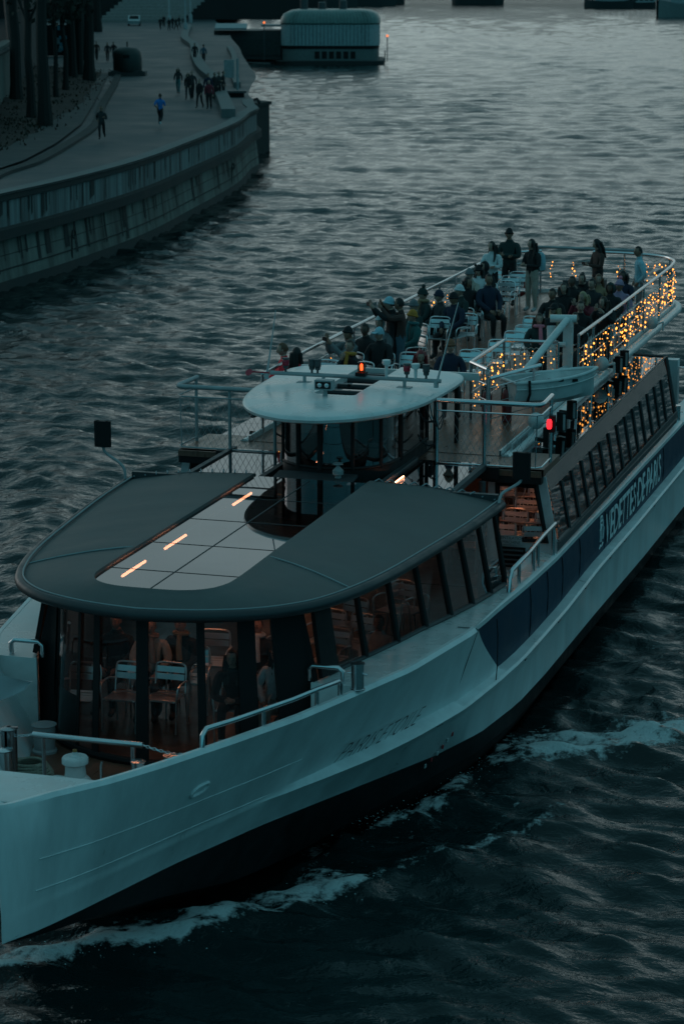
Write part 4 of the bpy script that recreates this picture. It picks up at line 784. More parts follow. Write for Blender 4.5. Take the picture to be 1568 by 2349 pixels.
def phone(root, J, ahead=.1, up=.06):
    p = (J['wrR']+J['wrL'])/2+Vector((0, -ahead, up)); b = MB(); b.box((0, 0, 0), (.15, .012, .075)); b.box((0, .0075, 0), (.14, .002, .068), m=1)
    q = root.matrix_basis @ p; o = b.build('phone', [BLACK, mat('phone_screen', (.35, .5, .55), .2, emit=.25, var=0)]); o.location = q; o.rotation_euler = root.rotation_euler; return o
# starboard side, from the wheelhouse aft
(r, J), _ = deck_person(647, 802, 'with short fair hair in a red jacket by the rail', rz=-1.1, top='red', legs='black', hair=('short', 'auburn'), turn=-.2)
deck_person(681, 812, 'with long dark hair in a red jacket seen from behind', rz=2.9, top='red', legs='black', hair=('long', 'black'))
(r, J), _ = deck_person(797, 765, 'in a grey coat and black beanie holding up a phone', 'sit_photo', rz=-.7, top='grey', legs='black', hat=('beanie', 'black'), skin='m')
T(phone(r, J), 'dark phone held up by the person in grey coat and black beanie', 'phone', 'phones held up by passengers')
deck_person(801, 795, 'resting chin on hand with an orange hood on dark coat', 'sit_chin', rz=-.5, top='charcoal', legs='black', hair=('short', 'brown'), scarf='mustard')
deck_person(869, 766, 'in a blue and white cap and black jacket', rz=-.2, top='black', legs='black', hat=('cap', 'sky'), glasses=True)
deck_person(871, 742, 'in a pale fur hood behind the capped one', rz=-.3, top='grey', legs='black', hat=('fur', 'white'))
deck_person(836, 757, 'with dark skin and black coat beside the rail', rz=-.4, top='black', legs='black', skin='d', hair=('short', 'black'))
(r, J), _ = deck_person(914, 698, 'standing in brown leather jacket and jeans taking a photo', 'photo', rz=-1.35, top='brown', legs='jeans', skin='m', hair=('short', 'black'))
T(phone(r, J), 'phone raised by the standing person in brown leather jacket', 'phone', 'phones held up by passengers')
(r, J), _ = deck_person(892, 697, 'standing in light blue beanie and dark coat taking a photo', 'photo', rz=-1.0, top='black', legs='charcoal', hat=('beanie', 'sky'))
T(phone(r, J), 'pale phone raised by the person in light blue beanie', 'phone', 'phones held up by passengers')
deck_person(945, 726, 'in a mustard beanie and green puffer coat', rz=-.9, top='green', legs='wine', hat=('beanie', 'mustard'), scarf='teal', coat=1.12)
deck_person(969, 675, 'in a dark green bobble hat and fur trimmed coat', rz=-.9, top='dkgreen', legs='black', hat=('bobble', 'dkgreen'), scarf='tan')
deck_person(948, 702, 'in a grey and white beanie partly hidden', rz=-.8, top='dkgreen', legs='black', hat=('beanie', 'grey'))
deck_person(1006, 680, 'in a navy beanie and dark coat', rz=-.8, top='charcoal', legs='black', hat=('beanie', 'navy'))
deck_person(1040, 685, 'in a black beanie and dark puffer jacket', rz=-.4, top='navy', legs='black', hat=('beanie', 'black'), skin='m', coat=1.15)
deck_person(1053, 667, 'in a white and blue knitted beanie', rz=-.7, top='dkgreen', legs='black', hat=('beanie', 'white'))
deck_person(964, 818, 'with red hair looking down', rz=.1, top='black', legs='black', hair=('long', 'ginger'), tilt=.4)
deck_person(1032, 795, 'with a beard and rust brown beanie', rz=.3, top='navy', legs='charcoal', hat=('beanie', 'rust'), turn=.3)
deck_person(1072, 648, 'with dark wavy hair looking right', rz=.5, top='black', legs='black', skin='m', hair=('long', 'black'), turn=.5)
deck_person(1076, 629, 'in a pale grey beanie and cream coat', rz=-.4, top='cream', legs='black', hat=('beanie', 'grey'))
deck_person(1097, 621, 'in a black beanie with ears and white coat', rz=-.1, top='white', legs='black', hat=('bear', 'black'), hair=('bob', 'black'))
deck_person(1121, 642, 'in a dark coat sitting sideways by the aisle', rz=.7, top='navy', legs='black', skin='m', hair=('short', 'black'), coat=1.15, sc=1.05)
deck_person(1110, 612, 'in a black hood behind the white coat', rz=-.2, top='black', legs='black', hat=('hood', 'black'))
deck_person(1127, 565, 'standing with long dark hair in a short white jacket', 'fold', rz=-.1, top='white', legs='black', hair=('long', 'black'), sc=.98)
deck_person(1167, 537, 'standing tall in a dark green coat and beanie', 'fold', rz=-.1, top='dkgreen', legs='black', hat=('beanie', 'black'), sc=1.08, coat=1.1, skin='m')
(r, J), bl = deck_person(1218, 560, 'standing in cream trousers with a pale blue backpack', 'phone', rz=-.5, top='black', legs='cream', hair=('long', 'black'), turn=-.2, shoe=1)
(r2, J2), bl2 = deck_person(1368, 560, 'standing in a brown jacket looking at a phone', 'phone', rz=-.9, top='brown', legs='black', hair=('long', 'black'), tilt=.3)
T(phone(r2, J2, .1, .03), 'dark phone in the hands of the standing person in brown jacket', 'phone', 'phones held up by passengers')
deck_person(1462, 577, 'standing in a light blue hooded sweatshirt at the stern rail', 'pocket', rz=-1.2, top='sky', legs='grey', skin='m', hair=('short', 'black'), hat=None)
# port side block
P_ = [(1266, 675, 'with dark hair in a black coat at the aisle', dict(skin='m', hair=('short', 'black'), coat=1.1, turn=-.4)), (1292, 662, 'with curly dark hair holding a small phone', dict(hair=('bob', 'black'))), (1311, 646, 'with short black hair in front of the stern locker', dict(skin='d', hair=('short', 'black'))), (1334, 640, 'with tied black hair and raised hand', dict(hair=('bun', 'black'), kind='sit_photo')), (1336, 682, 'with blonde bobbed hair and a red top', dict(hair=('bob', 'blonde'), top='wine', kind='sit_photo')), (1357, 652, 'in a grey speckled jacket with short dark hair', dict(top='charcoal', hair=('short', 'black'), turn=-.6)), (1372, 641, 'with long light brown hair', dict(hair=('long', 'auburn'), top='tan')), (1331, 704, 'with swept back dark hair looking forward', dict(hair=('short', 'brown'))), (1270, 710, 'in a black felt hat and glasses with fair hair', dict(hair=('long', 'blonde'), hat=('cap', 'black'), glasses=True)), (1318, 730, 'a youth with a dark fringe beside the davit', dict(hair=('short', 'brown'), sc=.93)), (1291, 748, 'a small child behind the davit head', dict(hair=('short', 'brown'), sc=.82)), (1236, 733, 'with long hair, olive jacket and pale scarf', dict(hair=('long', 'brown'), top='dkgreen', scarf='pink')), (1383, 694, 'a boy with brown fringe against the port rail', dict(hair=('bob', 'brown'), turn=-.6, kind='sit_photo')), (1399, 662, 'under a dark hood near the port rail', dict(hat=('hood', 'dkgreen'), skin='d')), (1420, 655, 'in a lilac bobble hat and lilac coat', dict(top='lilac', hat=('bobble', 'lilac'), skin='m', turn=-.5)), (1428, 633, 'with dark hair in a navy coat by the stern', dict(skin='d', hair=('bob', 'black'), top='navy'))]
for px, py, sh_, k in P_:
    k = dict(k); kd = k.pop('kind', 'sit'); deck_person(px, py, sh_, kd, rz=rng.uniform(-.25, .2), legs=k.pop('legs', 'black'), top=k.pop('top', 'black'), **k)
# free chairs of the top deck
for px, py, w_ in ((1090, 725, 'in the aisle nearest the dark coat'), (1066, 738, 'half hidden beside the aisle chair'), (1152, 690, 'first of the empty row by the standing pair'), (1166, 678, 'second of the empty row by the standing pair'), (1186, 668, 'last of the empty row before the cream trousers'), (1002, 778, 'with a dark bag on it'), (1140, 800, 'in front of the deck gate, largest of the port row'), (1172, 780, 'behind the one at the deck gate'), (1196, 766, 'beside the person with the pale scarf'), (1070, 824, 'by the gate rail behind the wheelhouse'), (1094, 822, 'next to the gate rail, near the lights'), (745, 848, 'close behind the wheelhouse roof, left one'), (790, 850, 'close behind the wheelhouse roof, beside the beacon'), (935, 830, 'between the mustard beanie and the red hair'), (1128, 660, 'by the starboard rail in the half row'), (1215, 745, 'in the row of the olive jacket')):
    p = at(px, py, DK+(.72 if py > 735 and px > 1050 or py > 825 else .42)); chair(p.x, p.y, DK+.005, rng.uniform(-.12, .12), 'empty aluminium slatted chair '+w_, CHG)
# backpacks
def backpack(name, label, loc, rz, m1, m2, sc=1.):
    b = MB(); b.lathe([(.10, -.22), (.155, -.18), (.165, 0), (.14, .16), (.08, .23), (.02, .24)], (0, 0, 0), 14, sy=.62); b.lathe([(.09, -.17), (.12, -.12), (.11, -.02), (.05, .03)], (0, .06, 0), 12, sy=.6, m=1)
    for s in (-1, 1): b.tube([(s*.08, -.06, .2), (s*.1, -.14, .1), (s*.1, -.13, -.1), (s*.08, -.06, -.2)], .018, 6, m=1)
    b.v = [tuple(c*sc for c in p) for p in b.v]
    o = b.build(name, [m1, m2]); o.location = loc; o.rotation_euler = (0, 0, rz); return T(o, label, 'backpack')
d_ = Matrix.Rotation(-.5, 3, 'Z') @ Vector((.05, .22, 1.18)); backpack('backpack', 'pale blue backpack worn by the person in cream trousers', Vector(bl)+d_, -.5, cm('sky'), cm('white'))
p = at(1002, 778, DK+.3); backpack('backpack', 'dark backpack standing on a chair beside the puffer jacket', (p.x, p.y, DK+.72), 0, cm('black'), cm('charcoal'), 1.1)
# ---- in the fore saloon
SG = 'passengers in the fore saloon'; CG = 'chairs in the fore saloon'
def sal(px, py, short, kind='sit', rz=0., top='black', legs='black', **k):
    z = FL+.015; loc = head_at(px, py, z, kind, k.get('sc', 1.), rz); r = person('person '+short, kind, loc, rz, top, legs, group=SG, **k)
    chair(loc[0], loc[1], z, rz, 'aluminium chair under the person '+short, CG); return r
sal(345, 1438, 'in a patterned beige cardigan behind the front glass', top='cream', legs='charcoal', hair=('short', 'grey'), scarf='pattern', rz=.2)
sal(413, 1432, 'with grey hair, dark coat and patterned scarf', top='black', scarf='tan', hair=('short', 'grey'), rz=-.1)
sal(589, 1437, 'with glasses, dark suit and white collar', top='charcoal', legs='charcoal', hair=('short', 'brown'), glasses=True, scarf='white')
sal(634, 1502, 'with long dark hair and white top crossing legs', 'sit_cross', top='white', legs='cream', hair=('long', 'black'), shoe=1, sc=.97)
sal(532, 1512, 'in black with white trainers leaning on an armrest', 'sit_lean', top='black', legs='black', hair=('long', 'black'), shoe=1, rz=.2)
sal(672, 1540, 'a child in grey beside the corner post', top='grey', legs='grey', hair=('short', 'black'), sc=.8)
sal(265, 1425, 'in dark clothes at the left front pane', top='black', hair=('short', 'brown'), skin='m')
sal(868, 1430, 'in a pale sweater by the side window', top='white', legs='jeans', hair=('short', 'brown'), sc=.95)
for px, py, rz, w_ in ((185, 1600, .1, 'behind the dark door pane at left front'), (286, 1598, .0, 'second from left behind the front glass'), (378, 1600, 0, 'in the middle of the front glass'), (485, 1520, .1, 'back to back with the front row, in warm lamp light'), (745, 1470, -.2, 'seen through the first side window'), (755, 1515, -.2, 'seen through the first side window, nearer the sill'), (795, 1440, -.3, 'lit orange behind the second side window'), (812, 1480, -.3, 'behind the second side window, lower one'), (905, 1400, -.3, 'behind the fourth side window'), (935, 1400, 1.2, 'turned sideways behind the fourth side window'), (655, 1500, 0, 'empty beside the one in glasses'), (440, 1560, .2, 'edge on behind the middle post')):
    p = at(px, py, FL+.45); chair(p.x, p.y, FL+.015, rz, 'aluminium chair '+w_, CG)
# ---- in the aft saloon
k = 0
for y in (38.3, 39.3, 40.3, 41.3, 42.4, 43.5, 44.6, 45.7):
    for x in (1.5, 2.15, 2.75):
        k += 1
        nm_ = ('aisle', 'middle', 'window')[(1.5, 2.15, 2.75).index(x)]; od = ('first', 'second', 'third', 'fourth', 'fifth', 'sixth', 'seventh', 'eighth')[(38.3, 39.3, 40.3, 41.3, 42.4, 43.5, 44.6, 45.7).index(y)]
        chair(x, y, FL+.01, rng.uniform(-.15, .15), f'aluminium chair in the lamplit aft saloon, {nm_} seat of the {od} row', 'chairs in the aft saloon')
# ================================================================ THINGS ON THE BOAT
# lifeboat on the davit
LSC = .88
lb = thing('lifeboat', 'small white open lifeboat hanging on the davit over the glass roof', 'boat', (2.35, 41.35, 4.2), rz=math.atan2(1.05, 1.35))
m = MB(); rows = []; rows2 = []
for t in np.linspace(0, 1, 13):
    w = .47*(1-max(0, (t-.35)/.65)**2.2)**.8*(.82+.18*min(1, t*4)); zk = .12*max(0, t-.5)**1.5*3; zg = .5+.14*t*t; x = -.95+1.95*t; xx = x+.06*t
    sec = lambda s, kx=1., inn=0: [(xx, s*w*kx, zg-inn*.0), (x, s*w*.97*kx, zg-.15), (x, s*w*.72*kx, zk+.14+inn), (x, 0, zk+inn)]
    a = sec(-1); b2 = sec(1); rows.append(a+b2[-2::-1]); a = sec(-1, .93, .06); b2 = sec(1, .93, .06); rows2.append(a+b2[-2::-1])
m.loft(rows); m.loft([r[::-1] for r in rows2]); m.add(rows[0], [tuple(range(7))]); m.build('hull', WHITE, lb)
m = MB(); pg = [r[0] for r in rows]; sg_ = [r[-1] for r in rows]; m.tube([Vector(p)+Vector((0, 0, .01)) for p in pg], .035, 8); m.tube([Vector(p)+Vector((0, 0, .01)) for p in sg_], .035, 8); m.tube([pg[0], sg_[0]], .035, 8); m.tube([Vector(p)+Vector((0, -.01, -.12)) for p in pg], .015, 6); m.tube([Vector(p)+Vector((0, .01, -.12)) for p in sg_], .015, 6); m.build('gunwale', WHITE, lb)
for x in (-.45, .25): m = MB(); m.box((x, 0, .42), (.22, .8, .035)); m.build('thwart', WHITE, lb)
m = MB(); m.tube([(-.7, -.46, .56), (-.7, -.49, .3), (-.7, -.36, .1)], .03, 6); m.build('lashing', BLACK, lb)
for q in ((.35, -.42, .5), (.0, -.47, .53)): m = MB(); m.box(q, (.11, .04, .05)); m.build('cleat', BLACK, lb)
lb.scale = (.88, .88, .92)
# fire extinguishers behind the lifeboat
for (x, y, w_) in ((1.35, 40.6, 'nearer the deck gate'), (1.65, 40.9, 'nearer the lifeboat')):
    e = thing('fire_extinguisher', 'dull red fire extinguisher standing on deck '+w_, 'extinguisher', (x, y, DK+.005), group='fire extinguishers by the lifeboat')
    m = MB(); m.lathe([(.085, 0), (.09, .02), (.09, .5), (.06, .57), (.03, .59)], (0, 0, 0), 16); m.build('cylinder', mat('dull_red', (.22, .02, .02), .4), e)
    m = MB(); m.lathe([(.03, .59), (.03, .64)], (0, 0, 0), 8); m.box((.03, 0, .66), (.14, .03, .03)); m.tube([(0, 0, .63), (-.09, 0, .6), (-.11, 0, .3)], .012, 6); m.build('valve', BLACK, e)
# rope coil
m = MB(); cx, cy = -1.28, 26.35
def coil(n, r0, dz):
    return [(cx+(r0+.025*math.sin(a*.37+dz))*math.cos(a)*1.15, cy+(r0+.02*math.cos(a*.53))*math.sin(a), FL+.03+dz+.012*math.sin(a*1.7+dz*9)) for a in np.linspace(0, 2*PI*n, int(26*n))]
for q in range(5): m.tube(coil(2, .17+.022*q, .03+.035*(4-q)), .021, 7)
m.tube(smooth_path([(cx-.25, cy, FL+.12), (cx-.32, cy-.1, FL+.3), (-1.33, 25.9, FL+.5)], 5), .02, 7)
T(m.build('rope_coil', ROPE), 'grey green mooring rope coiled on the wooden foredeck', 'rope')
# flag at the bow
fl_ = MB(); rows = []
for i in range(14):
    u = i/13; rows.append([(-1.7+u*1.28, 24.6+.07*math.sin(u*7+j*.3), 4.22-.61*u-.1*math.sin(PI*u)-j*.125*(1-u)**.75) for j in range(8)])
fl_.loft(rows); fo_ = fl_.build('flag', mat('flag_cloth', (.5, .5, .52), .8, var=.1)); T(fo_, 'pale flag with dark letters drooping at the bow', 'flag')
vs, fs = textmesh('ES\u00b7P', .16, 1.0); t = MB()
t.add([(-.98+v*.85+u*.2, 24.5, 3.82-u*.55-.02*v) for u, v in vs], fs); t.build('flag_lettering', LETD, fo_, smooth=False)
# ---- strings of lights along the rails
lamp_ball = MB(); lamp_ball.ball((0, 0, 0), (.022, .022, .03), 6, 5); LBM = lamp_ball.mesh('bulb', BULB)
def lights(label, P, n, ztop, zlo, seed):
    r_ = random.Random(seed); t = thing('string_light', label, 'fairy lights', tuple(P[0])[:2]+(DK,), group='strings of warm lights on the deck rails', world=True)
    Ls = [0.]
    for a, b in zip(P[:-1], P[1:]): Ls.append(Ls[-1]+(Vector(b)-Vector(a)).length)
    def pt(s):
        for i in range(len(P)-1):
            if s <= Ls[i+1] or i == len(P)-2: return Vector(P[i]).lerp(Vector(P[i+1]), (s-Ls[i])/max(1e-6, Ls[i+1]-Ls[i]))
    wr = MB(); top = [pt(Ls[-1]*k/30) for k in range(31)]; wr.tube([(p.x, p.y, ztop+.02+.02*math.sin(k*1.9)) for k, p in enumerate(top)], .008, 5); wires = max(4, n//6); spots = []
    for w in range(wires):
        p = pt(Ls[-1]*(w+.5)/wires); L_ = r_.uniform(.7, 1.)*(ztop-zlo); path = [(p.x+r_.uniform(-.03, .03), p.y+r_.uniform(-.05, .05), ztop-L_*k/4) for k in range(5)]; wr.tube(path, .004, 4)
        nb_ = max(1, n//wires)
        for q in range(nb_): spots.append(Vector((p.x+r_.uniform(-.05, .05), p.y+r_.uniform(-.05, .05), ztop-L_*(q+r_.uniform(.2, 1.0))/nb_)))
    wr.build('cable', WIRE, t)
    for s in spots[:100]:
        o = bpy.data.objects.new('bulb', LBM); COL.objects.link(o); o.parent = t; o.matrix_parent_inverse = INV[t.name]; o.location = s; k = r_.choice((.3, .4, .55, .8)); o.scale = (k, k, k)
def seg_(P, y0, y1): return [(p.x, p.y, 0) for p in P if min(y0, y1) <= p.y <= max(y0, y1)]
off = lambda P, dx: [(p[0]+dx, p[1], 0) for p in P]
z0, z1 = DK+.80, DK+.08
yy = [44.7, 47.2, 49.6, 52.0, 54.3, 56.3]
for i in range(5): lights('dense warm light string on the port rail, '+('bay beside the davit', 'second bay from the davit', 'middle bay', 'bay before the stern curve', 'bay at the start of the stern curve')[i], [(2.27, yy[i]+k*(yy[i+1]-yy[i])/5, 0) for k in range(6)], (36, 46, 48, 48, 44)[i], z0, z1, 10+i)
lights('warm light string round the port stern corner of the deck rail', [(p.x, p.y, 0) for p in pP if p.y > 56.4 and p.x > .9], 54, z0+.1, z1+.1, 21)
lights('sparse warm light string across the stern rail', [(p.x, p.y, 0) for p in pP if p.x <= .95]+[(-.6, 58.25, 0), (-1.4, 58.05, 0)], 26, z0, z1+.2, 22)
lights('warm light string hanging on the deck gate beside the lifeboat', [(1.0, 43.5, 0), (1.0, 42.2, 0), (1.0, 40.9, 0)], 54, z0+.05, z1+.1, 23)
lights('warm light string with white loops behind the davit', [(1.05, 43.6, 0), (1.6, 43.62, 0), (2.0, 43.65, 0)], 30, z0+.1, z1, 24)
lights('sparse warm light string on the starboard rail by the red jackets', [(-2.3, 39.5, 0), (-2.3, 41.5, 0), (-2.3, 43.2, 0)], 44, DK+.7, z1, 25)
lights('sparse warm light string on the far half of the starboard rail', [(-2.3, 49, 0), (-2.3, 52, 0), (-2.28, 56, 0)], 40, DK+.8, z1, 26)
# life ring on the stern barrier
m = MB(); m.tube([(-1.55+.2*math.cos(a), 56.2, DK+.45+.26*math.sin(a)) for a in np.linspace(0, 2*PI, 24, endpoint=False)], .06, 10, closed=True); T(m.build('life_ring', mat('dull_red', (.22, .02, .02))), 'dark orange life ring leaning by the standing pair at the stern', 'life ring')
# ================================================================ RIVER
r_ = np.random.default_rng(3)
ang0 = yaw; d = [13.0]
while d[-1] < 1500: d.append(d[-1]*(1.0022 if d[-1] < 130 else 1.0034 if d[-1] < 900 else 1.009))
d = np.array(d); th = np.linspace(ang0-rad(19), ang0+rad(19), 350)   # angle from +Y towards -X
D, TH = np.meshgrid(d, th, indexing='ij'); X = CAM.x-D*np.sin(TH); Y = D*np.cos(TH); Z = np.zeros_like(X)
DR = D*np.where(D < 130, .0022, np.where(D < 900, .0034, .009)); damp = lambda lam: np.maximum(np.clip(1.6-2.3*DR/lam, 0, 1), .32*(lam > 2.0))
for n_, l0, l1, am in ((26, 1.3, 4.2, .0042), (54, .4, 1.3, .0086)):
    for k in range(n_):
        lam = l0*(l1/l0)**r_.random(); a = rad(78)+r_.normal(0, rad(27)); kx, ky = math.cos(a)*2*PI/lam, math.sin(a)*2*PI/lam
        ph = r_.random()*2*PI; env = .8+.6*np.sin(X*.13*r_.random()+Y*.10*r_.random()+ph*3)
        s = np.sin(kx*X+ky*Y+ph+.4*np.sin(X*.37+ph)+.35*np.sin(Y*.29-ph)); Z += am*lam*env*damp(lam)*(1+1.1*np.clip((D-95)/150, 0, 1)*(lam > 1.3))*(s+.4*(s*s-.5))
foam = np.zeros_like(X)
near = D < 75
xn, yn = X[near], Y[near]; zn = Z[near]; fn = np.zeros_like(xn)
def vnoise(x, y, seed):
    g = np.random.default_rng(seed).random((256, 256)); xi = np.floor(x).astype(int); yi = np.floor(y).astype(int); fx_ = x-xi; fy_ = y-yi
    fx_ = fx_*fx_*(3-2*fx_); fy_ = fy_*fy_*(3-2*fy_); G = lambda a, b: g[a % 256, b % 256]
    return (G(xi, yi)*(1-fx_)+G(xi+1, yi)*fx_)*(1-fy_)+(G(xi, yi+1)*(1-fx_)+G(xi+1, yi+1)*fx_)*fy_
def fbm(x, y, s0): return sum(vnoise(x*2**i, y*2**i, s0+i)*.5**i for i in range(4))/1.875
nx = fbm(xn*1.6, yn*1.6, 5)-.5; ny = fbm(xn*1.6+40, yn*1.6, 15)-.5; n4 = fbm(xn*5, yn*5, 25)
def pdist(P, x, y):
    best = np.full(x.shape, 1e9); side = np.zeros(x.shape); par = np.zeros(x.shape); n = len(P)-1
    for i in range(n):
        ax, ay = P[i]; bx, by = P[i+1]; dx, dy = bx-ax, by-ay; L2 = dx*dx+dy*dy; t = np.clip(((x-ax)*dx+(y-ay)*dy)/L2, 0, 1); qx, qy = x-ax-t*dx, y-ay-t*dy; dd = np.hypot(qx, qy)
        m = dd < best; best = np.where(m, dd, best); side = np.where(m, np.sign(dx*qy-dy*qx), side); par = np.where(m, (i+t)/n, par)
    return best*side, par
def crest(P, h, w, fo, fw, a=0., b=1., lee=.4):
    global zn, fn
    dd, t = pdist(P, xn+nx*.5, yn+ny*.5); e = np.clip((t-a)/.12, 0, 1)*np.clip((b-t)/.12, 0, 1); e = np.where((t <= 0) | (t >= 1), 0, e)
    zn = zn+h*e*np.exp(-(dd/w)**2)*(.7+.6*nx); sd = np.where(dd > 0, dd/(fw*lee+fw), dd/fw*2.2)
    fn = np.maximum(fn, fo*e*np.exp(-sd**2)*(.65+.9*(n4-.5)+.8*nx))
FA = [(-2.2, 23.6), (-.8, 24.4), (-.2, 24.9), (.5, 25.4), (1.1, 25.8), (1.6, 26.5), (2.1, 27.3), (2.5, 28.0), (2.8, 28.5), (3.3, 29.0), (3.9, 29.8), (4.5, 31.0), (4.8, 32.5), (4.7, 33.5)]
FB = [(1.3, 29.4), (2.1, 30.3), (2.65, 31.0), (2.95, 32.0), (3.0, 33.1)]
FC = [(2.9, 33.0), (3.6, 33.6), (4.2, 33.9), (4.7, 34.5), (5.1, 34.6), (5.5, 35.1), (6.0, 35.8), (6.8, 36.8)]
crest(FA, .22, .42, 1.12, .5, -.1, .68); crest(FA, .12, .5, .66, .22, .5, 1.0); crest(FB, .16, .32, 1.1, .5); crest(FC, .3, .6, 1.3, 1.0)
crest([(1.5, 28.2), (2.4, 29.6), (3.3, 31.2), (4.0, 33)], .0, .3, .42, .5); crest([(3.3, 30.2), (3.9, 31.2), (4.2, 32.6)], .0, .3, .38, .35)
crest([(5.6, 34.0), (6.6, 35.2), (7.6, 36.6)], .1, .6, .0, .3); crest([(3.7, 35.5), (3.75, 40), (3.8, 48), (3.9, 58)], .03, .3, .42, .2); crest([(5.0, 38.), (5.6, 41), (6.5, 45)], .08, .6, .3, .5)
crest([(-1.2, 24.6), (-2.4, 26.6), (-3.6, 29.2), (-5.2, 33)], .15, .5, .9, .25); crest([(-5.2, 33), (-9, 44), (-16, 62)], .16, 1.0, .12, .4); crest([(-7, 38), (-12, 55)], .1, .8, .0, .4)
# rough churned water along the port side
ch = np.exp(-((xn-5.0-(yn-38)*.12)/1.8)**2)*np.clip((yn-34)/3, 0, 1)*np.clip((75-yn)/20, 0, 1); zn = zn+ch*.09*(fbm(xn*2.2, yn*1.2, 41)-.5)*2+ch*.05*(n4-.5)
fn = np.maximum(fn, ch*np.clip((fbm(xn*1.1+7, yn*.8, 61)-.56)*3.0, 0, 1)*.6)
ins = (np.abs(xn) < np.interp(yn, [t[0] for t in XW], [t[1] for t in XW])*.9) & (yn > 22.9) & (yn < 58.5); zn = np.where(ins & (yn > 26.5), -.35, zn)
Z[near] = zn; foam[near] = np.clip(fn, 0, 1)
nr, nc = X.shape; vv = np.stack([X, Y, Z], -1).reshape(-1, 3); idx = np.arange(nr*nc).reshape(nr, nc)
ff = np.stack([idx[:-1, :-1], idx[:-1, 1:], idx[1:, 1:], idx[1:, :-1]], -1).reshape(-1, 4)
ff = ff[:, ::-1]
me = bpy.data.meshes.new('river'); me.vertices.add(len(vv)); me.vertices.foreach_set('co', vv.ravel()); me.loops.add(ff.size); me.loops.foreach_set('vertex_index', ff.ravel().astype(np.int32))
me.polygons.add(len(ff)); me.polygons.foreach_set('loop_start', np.arange(0, ff.size, 4, dtype=np.int32)); me.update(calc_edges=True); me.shade_smooth()
at_ = me.attributes.new('foam', 'FLOAT', 'POINT'); at_.data.foreach_set('value', foam.reshape(-1).astype(np.float32))
def water_material():
    m = bpy.data.materials.new('river_water'); m.use_nodes = True; t = m.node_tree; p = t.nodes['Principled BSDF']; l = t.links.new
    p.inputs['Base Color'].default_value = (.006, .016, .017, 1); p.inputs['Roughness'].default_value = .06; p.inputs['IOR'].default_value = 1.33
    g = N(t, 'ShaderNodeNewGeometry'); mp1 = N(t, 'ShaderNodeMapping'); mp1.inputs['Rotation'].default_value = (0, 0, rad(-12)); mp1.inputs['Scale'].default_value = (.8, 1.25, 1)
    l(g.outputs['Position'], mp1.inputs[0])
    n1 = N(t, 'ShaderNodeTexNoise'); n1.inputs['Scale'].default_value = 3.2; n1.inputs['Detail'].default_value = 4; n1.inputs['Roughness'].default_value = .6; n1.inputs['Distortion'].default_value = .4
    n2 = N(t, 'ShaderNodeTexNoise'); n2.inputs['Scale'].default_value = .22; n2.inputs['Detail'].default_value = 3
    l(mp1.outputs[0], n1.inputs['Vector']); l(mp1.outputs[0], n2.inputs['Vector'])
    b1 = N(t, 'ShaderNodeBump'); b1.inputs['Strength'].default_value = 1; b1.inputs['Distance'].default_value = WBUMP; b2 = N(t, 'ShaderNodeBump'); b2.inputs['Strength'].default_value = .4; b2.inputs['Distance'].default_value = .06
    l(n2.outputs[0], b2.inputs['Height']); l(n1.outputs[0], b1.inputs['Height']); l(b2.outputs[0], b1.inputs['Normal']); l(b1.outputs[0], p.inputs['Normal'])
    a = N(t, 'ShaderNodeAttribute'); a.attribute_name = 'foam'; n3 = N(t, 'ShaderNodeTexNoise'); n3.inputs['Scale'].default_value = 7; n3.inputs['Detail'].default_value = 8; n3.inputs['Roughness'].default_value = .7; l(g.outputs['Position'], n3.inputs['Vector'])
    sb = N(t, 'ShaderNodeMath', operation='MULTIPLY_ADD'); sb.inputs[1].default_value = 1.1; sb.inputs[2].default_value = -1.0
    ad = N(t, 'ShaderNodeMath', operation='ADD'); nc = N(t, 'ShaderNodeMath', operation='MULTIPLY_ADD'); nc.inputs[1].default_value = 2.0; nc.inputs[2].default_value = -.5; l(n3.outputs[0], nc.inputs[0]); l(a.outputs['Fac'], sb.inputs[0]); l(sb.outputs[0], ad.inputs[0]); l(nc.outputs[0], ad.inputs[1])
    mr_ = N(t, 'ShaderNodeMapRange'); mr_.inputs[1].default_value = .0; mr_.inputs[2].default_value = .42; mr_.inputs[4].default_value = .95; l(ad.outputs[0], mr_.inputs[0])
    df = N(t, 'ShaderNodeBsdfDiffuse'); df.inputs[0].default_value = (.62, .68, .69, 1); bf = N(t, 'ShaderNodeBump'); bf.inputs['Distance'].default_value = .08; bf.inputs['Strength'].default_value = 1; l(n3.outputs[0], bf.inputs['Height']); l(bf.outputs[0], df.inputs['Normal'])
    mx = N(t, 'ShaderNodeMixShader'); l(mr_.outputs[0], mx.inputs[0]); l(p.outputs[0], mx.inputs[1]); l(df.outputs[0], mx.inputs[2]); l(mx.outputs[0], t.nodes['Material Output'].inputs[0]); return m
WATER = water_material(); me.materials.append(WATER)
rv = link('river', me); T(rv, 'dark rippled river with the wake of the boat', None, kind='structure')
pm = MB(); pm.add([(-2500, -400, -.75), (1500, -400, -.75), (1500, 3200, -.75), (-2500, 3200, -.75)], [(0, 1, 2, 3)]); T(pm.build('river_bed_sheet', WATER), 'wider river surface beyond the near water', None, kind='structure')
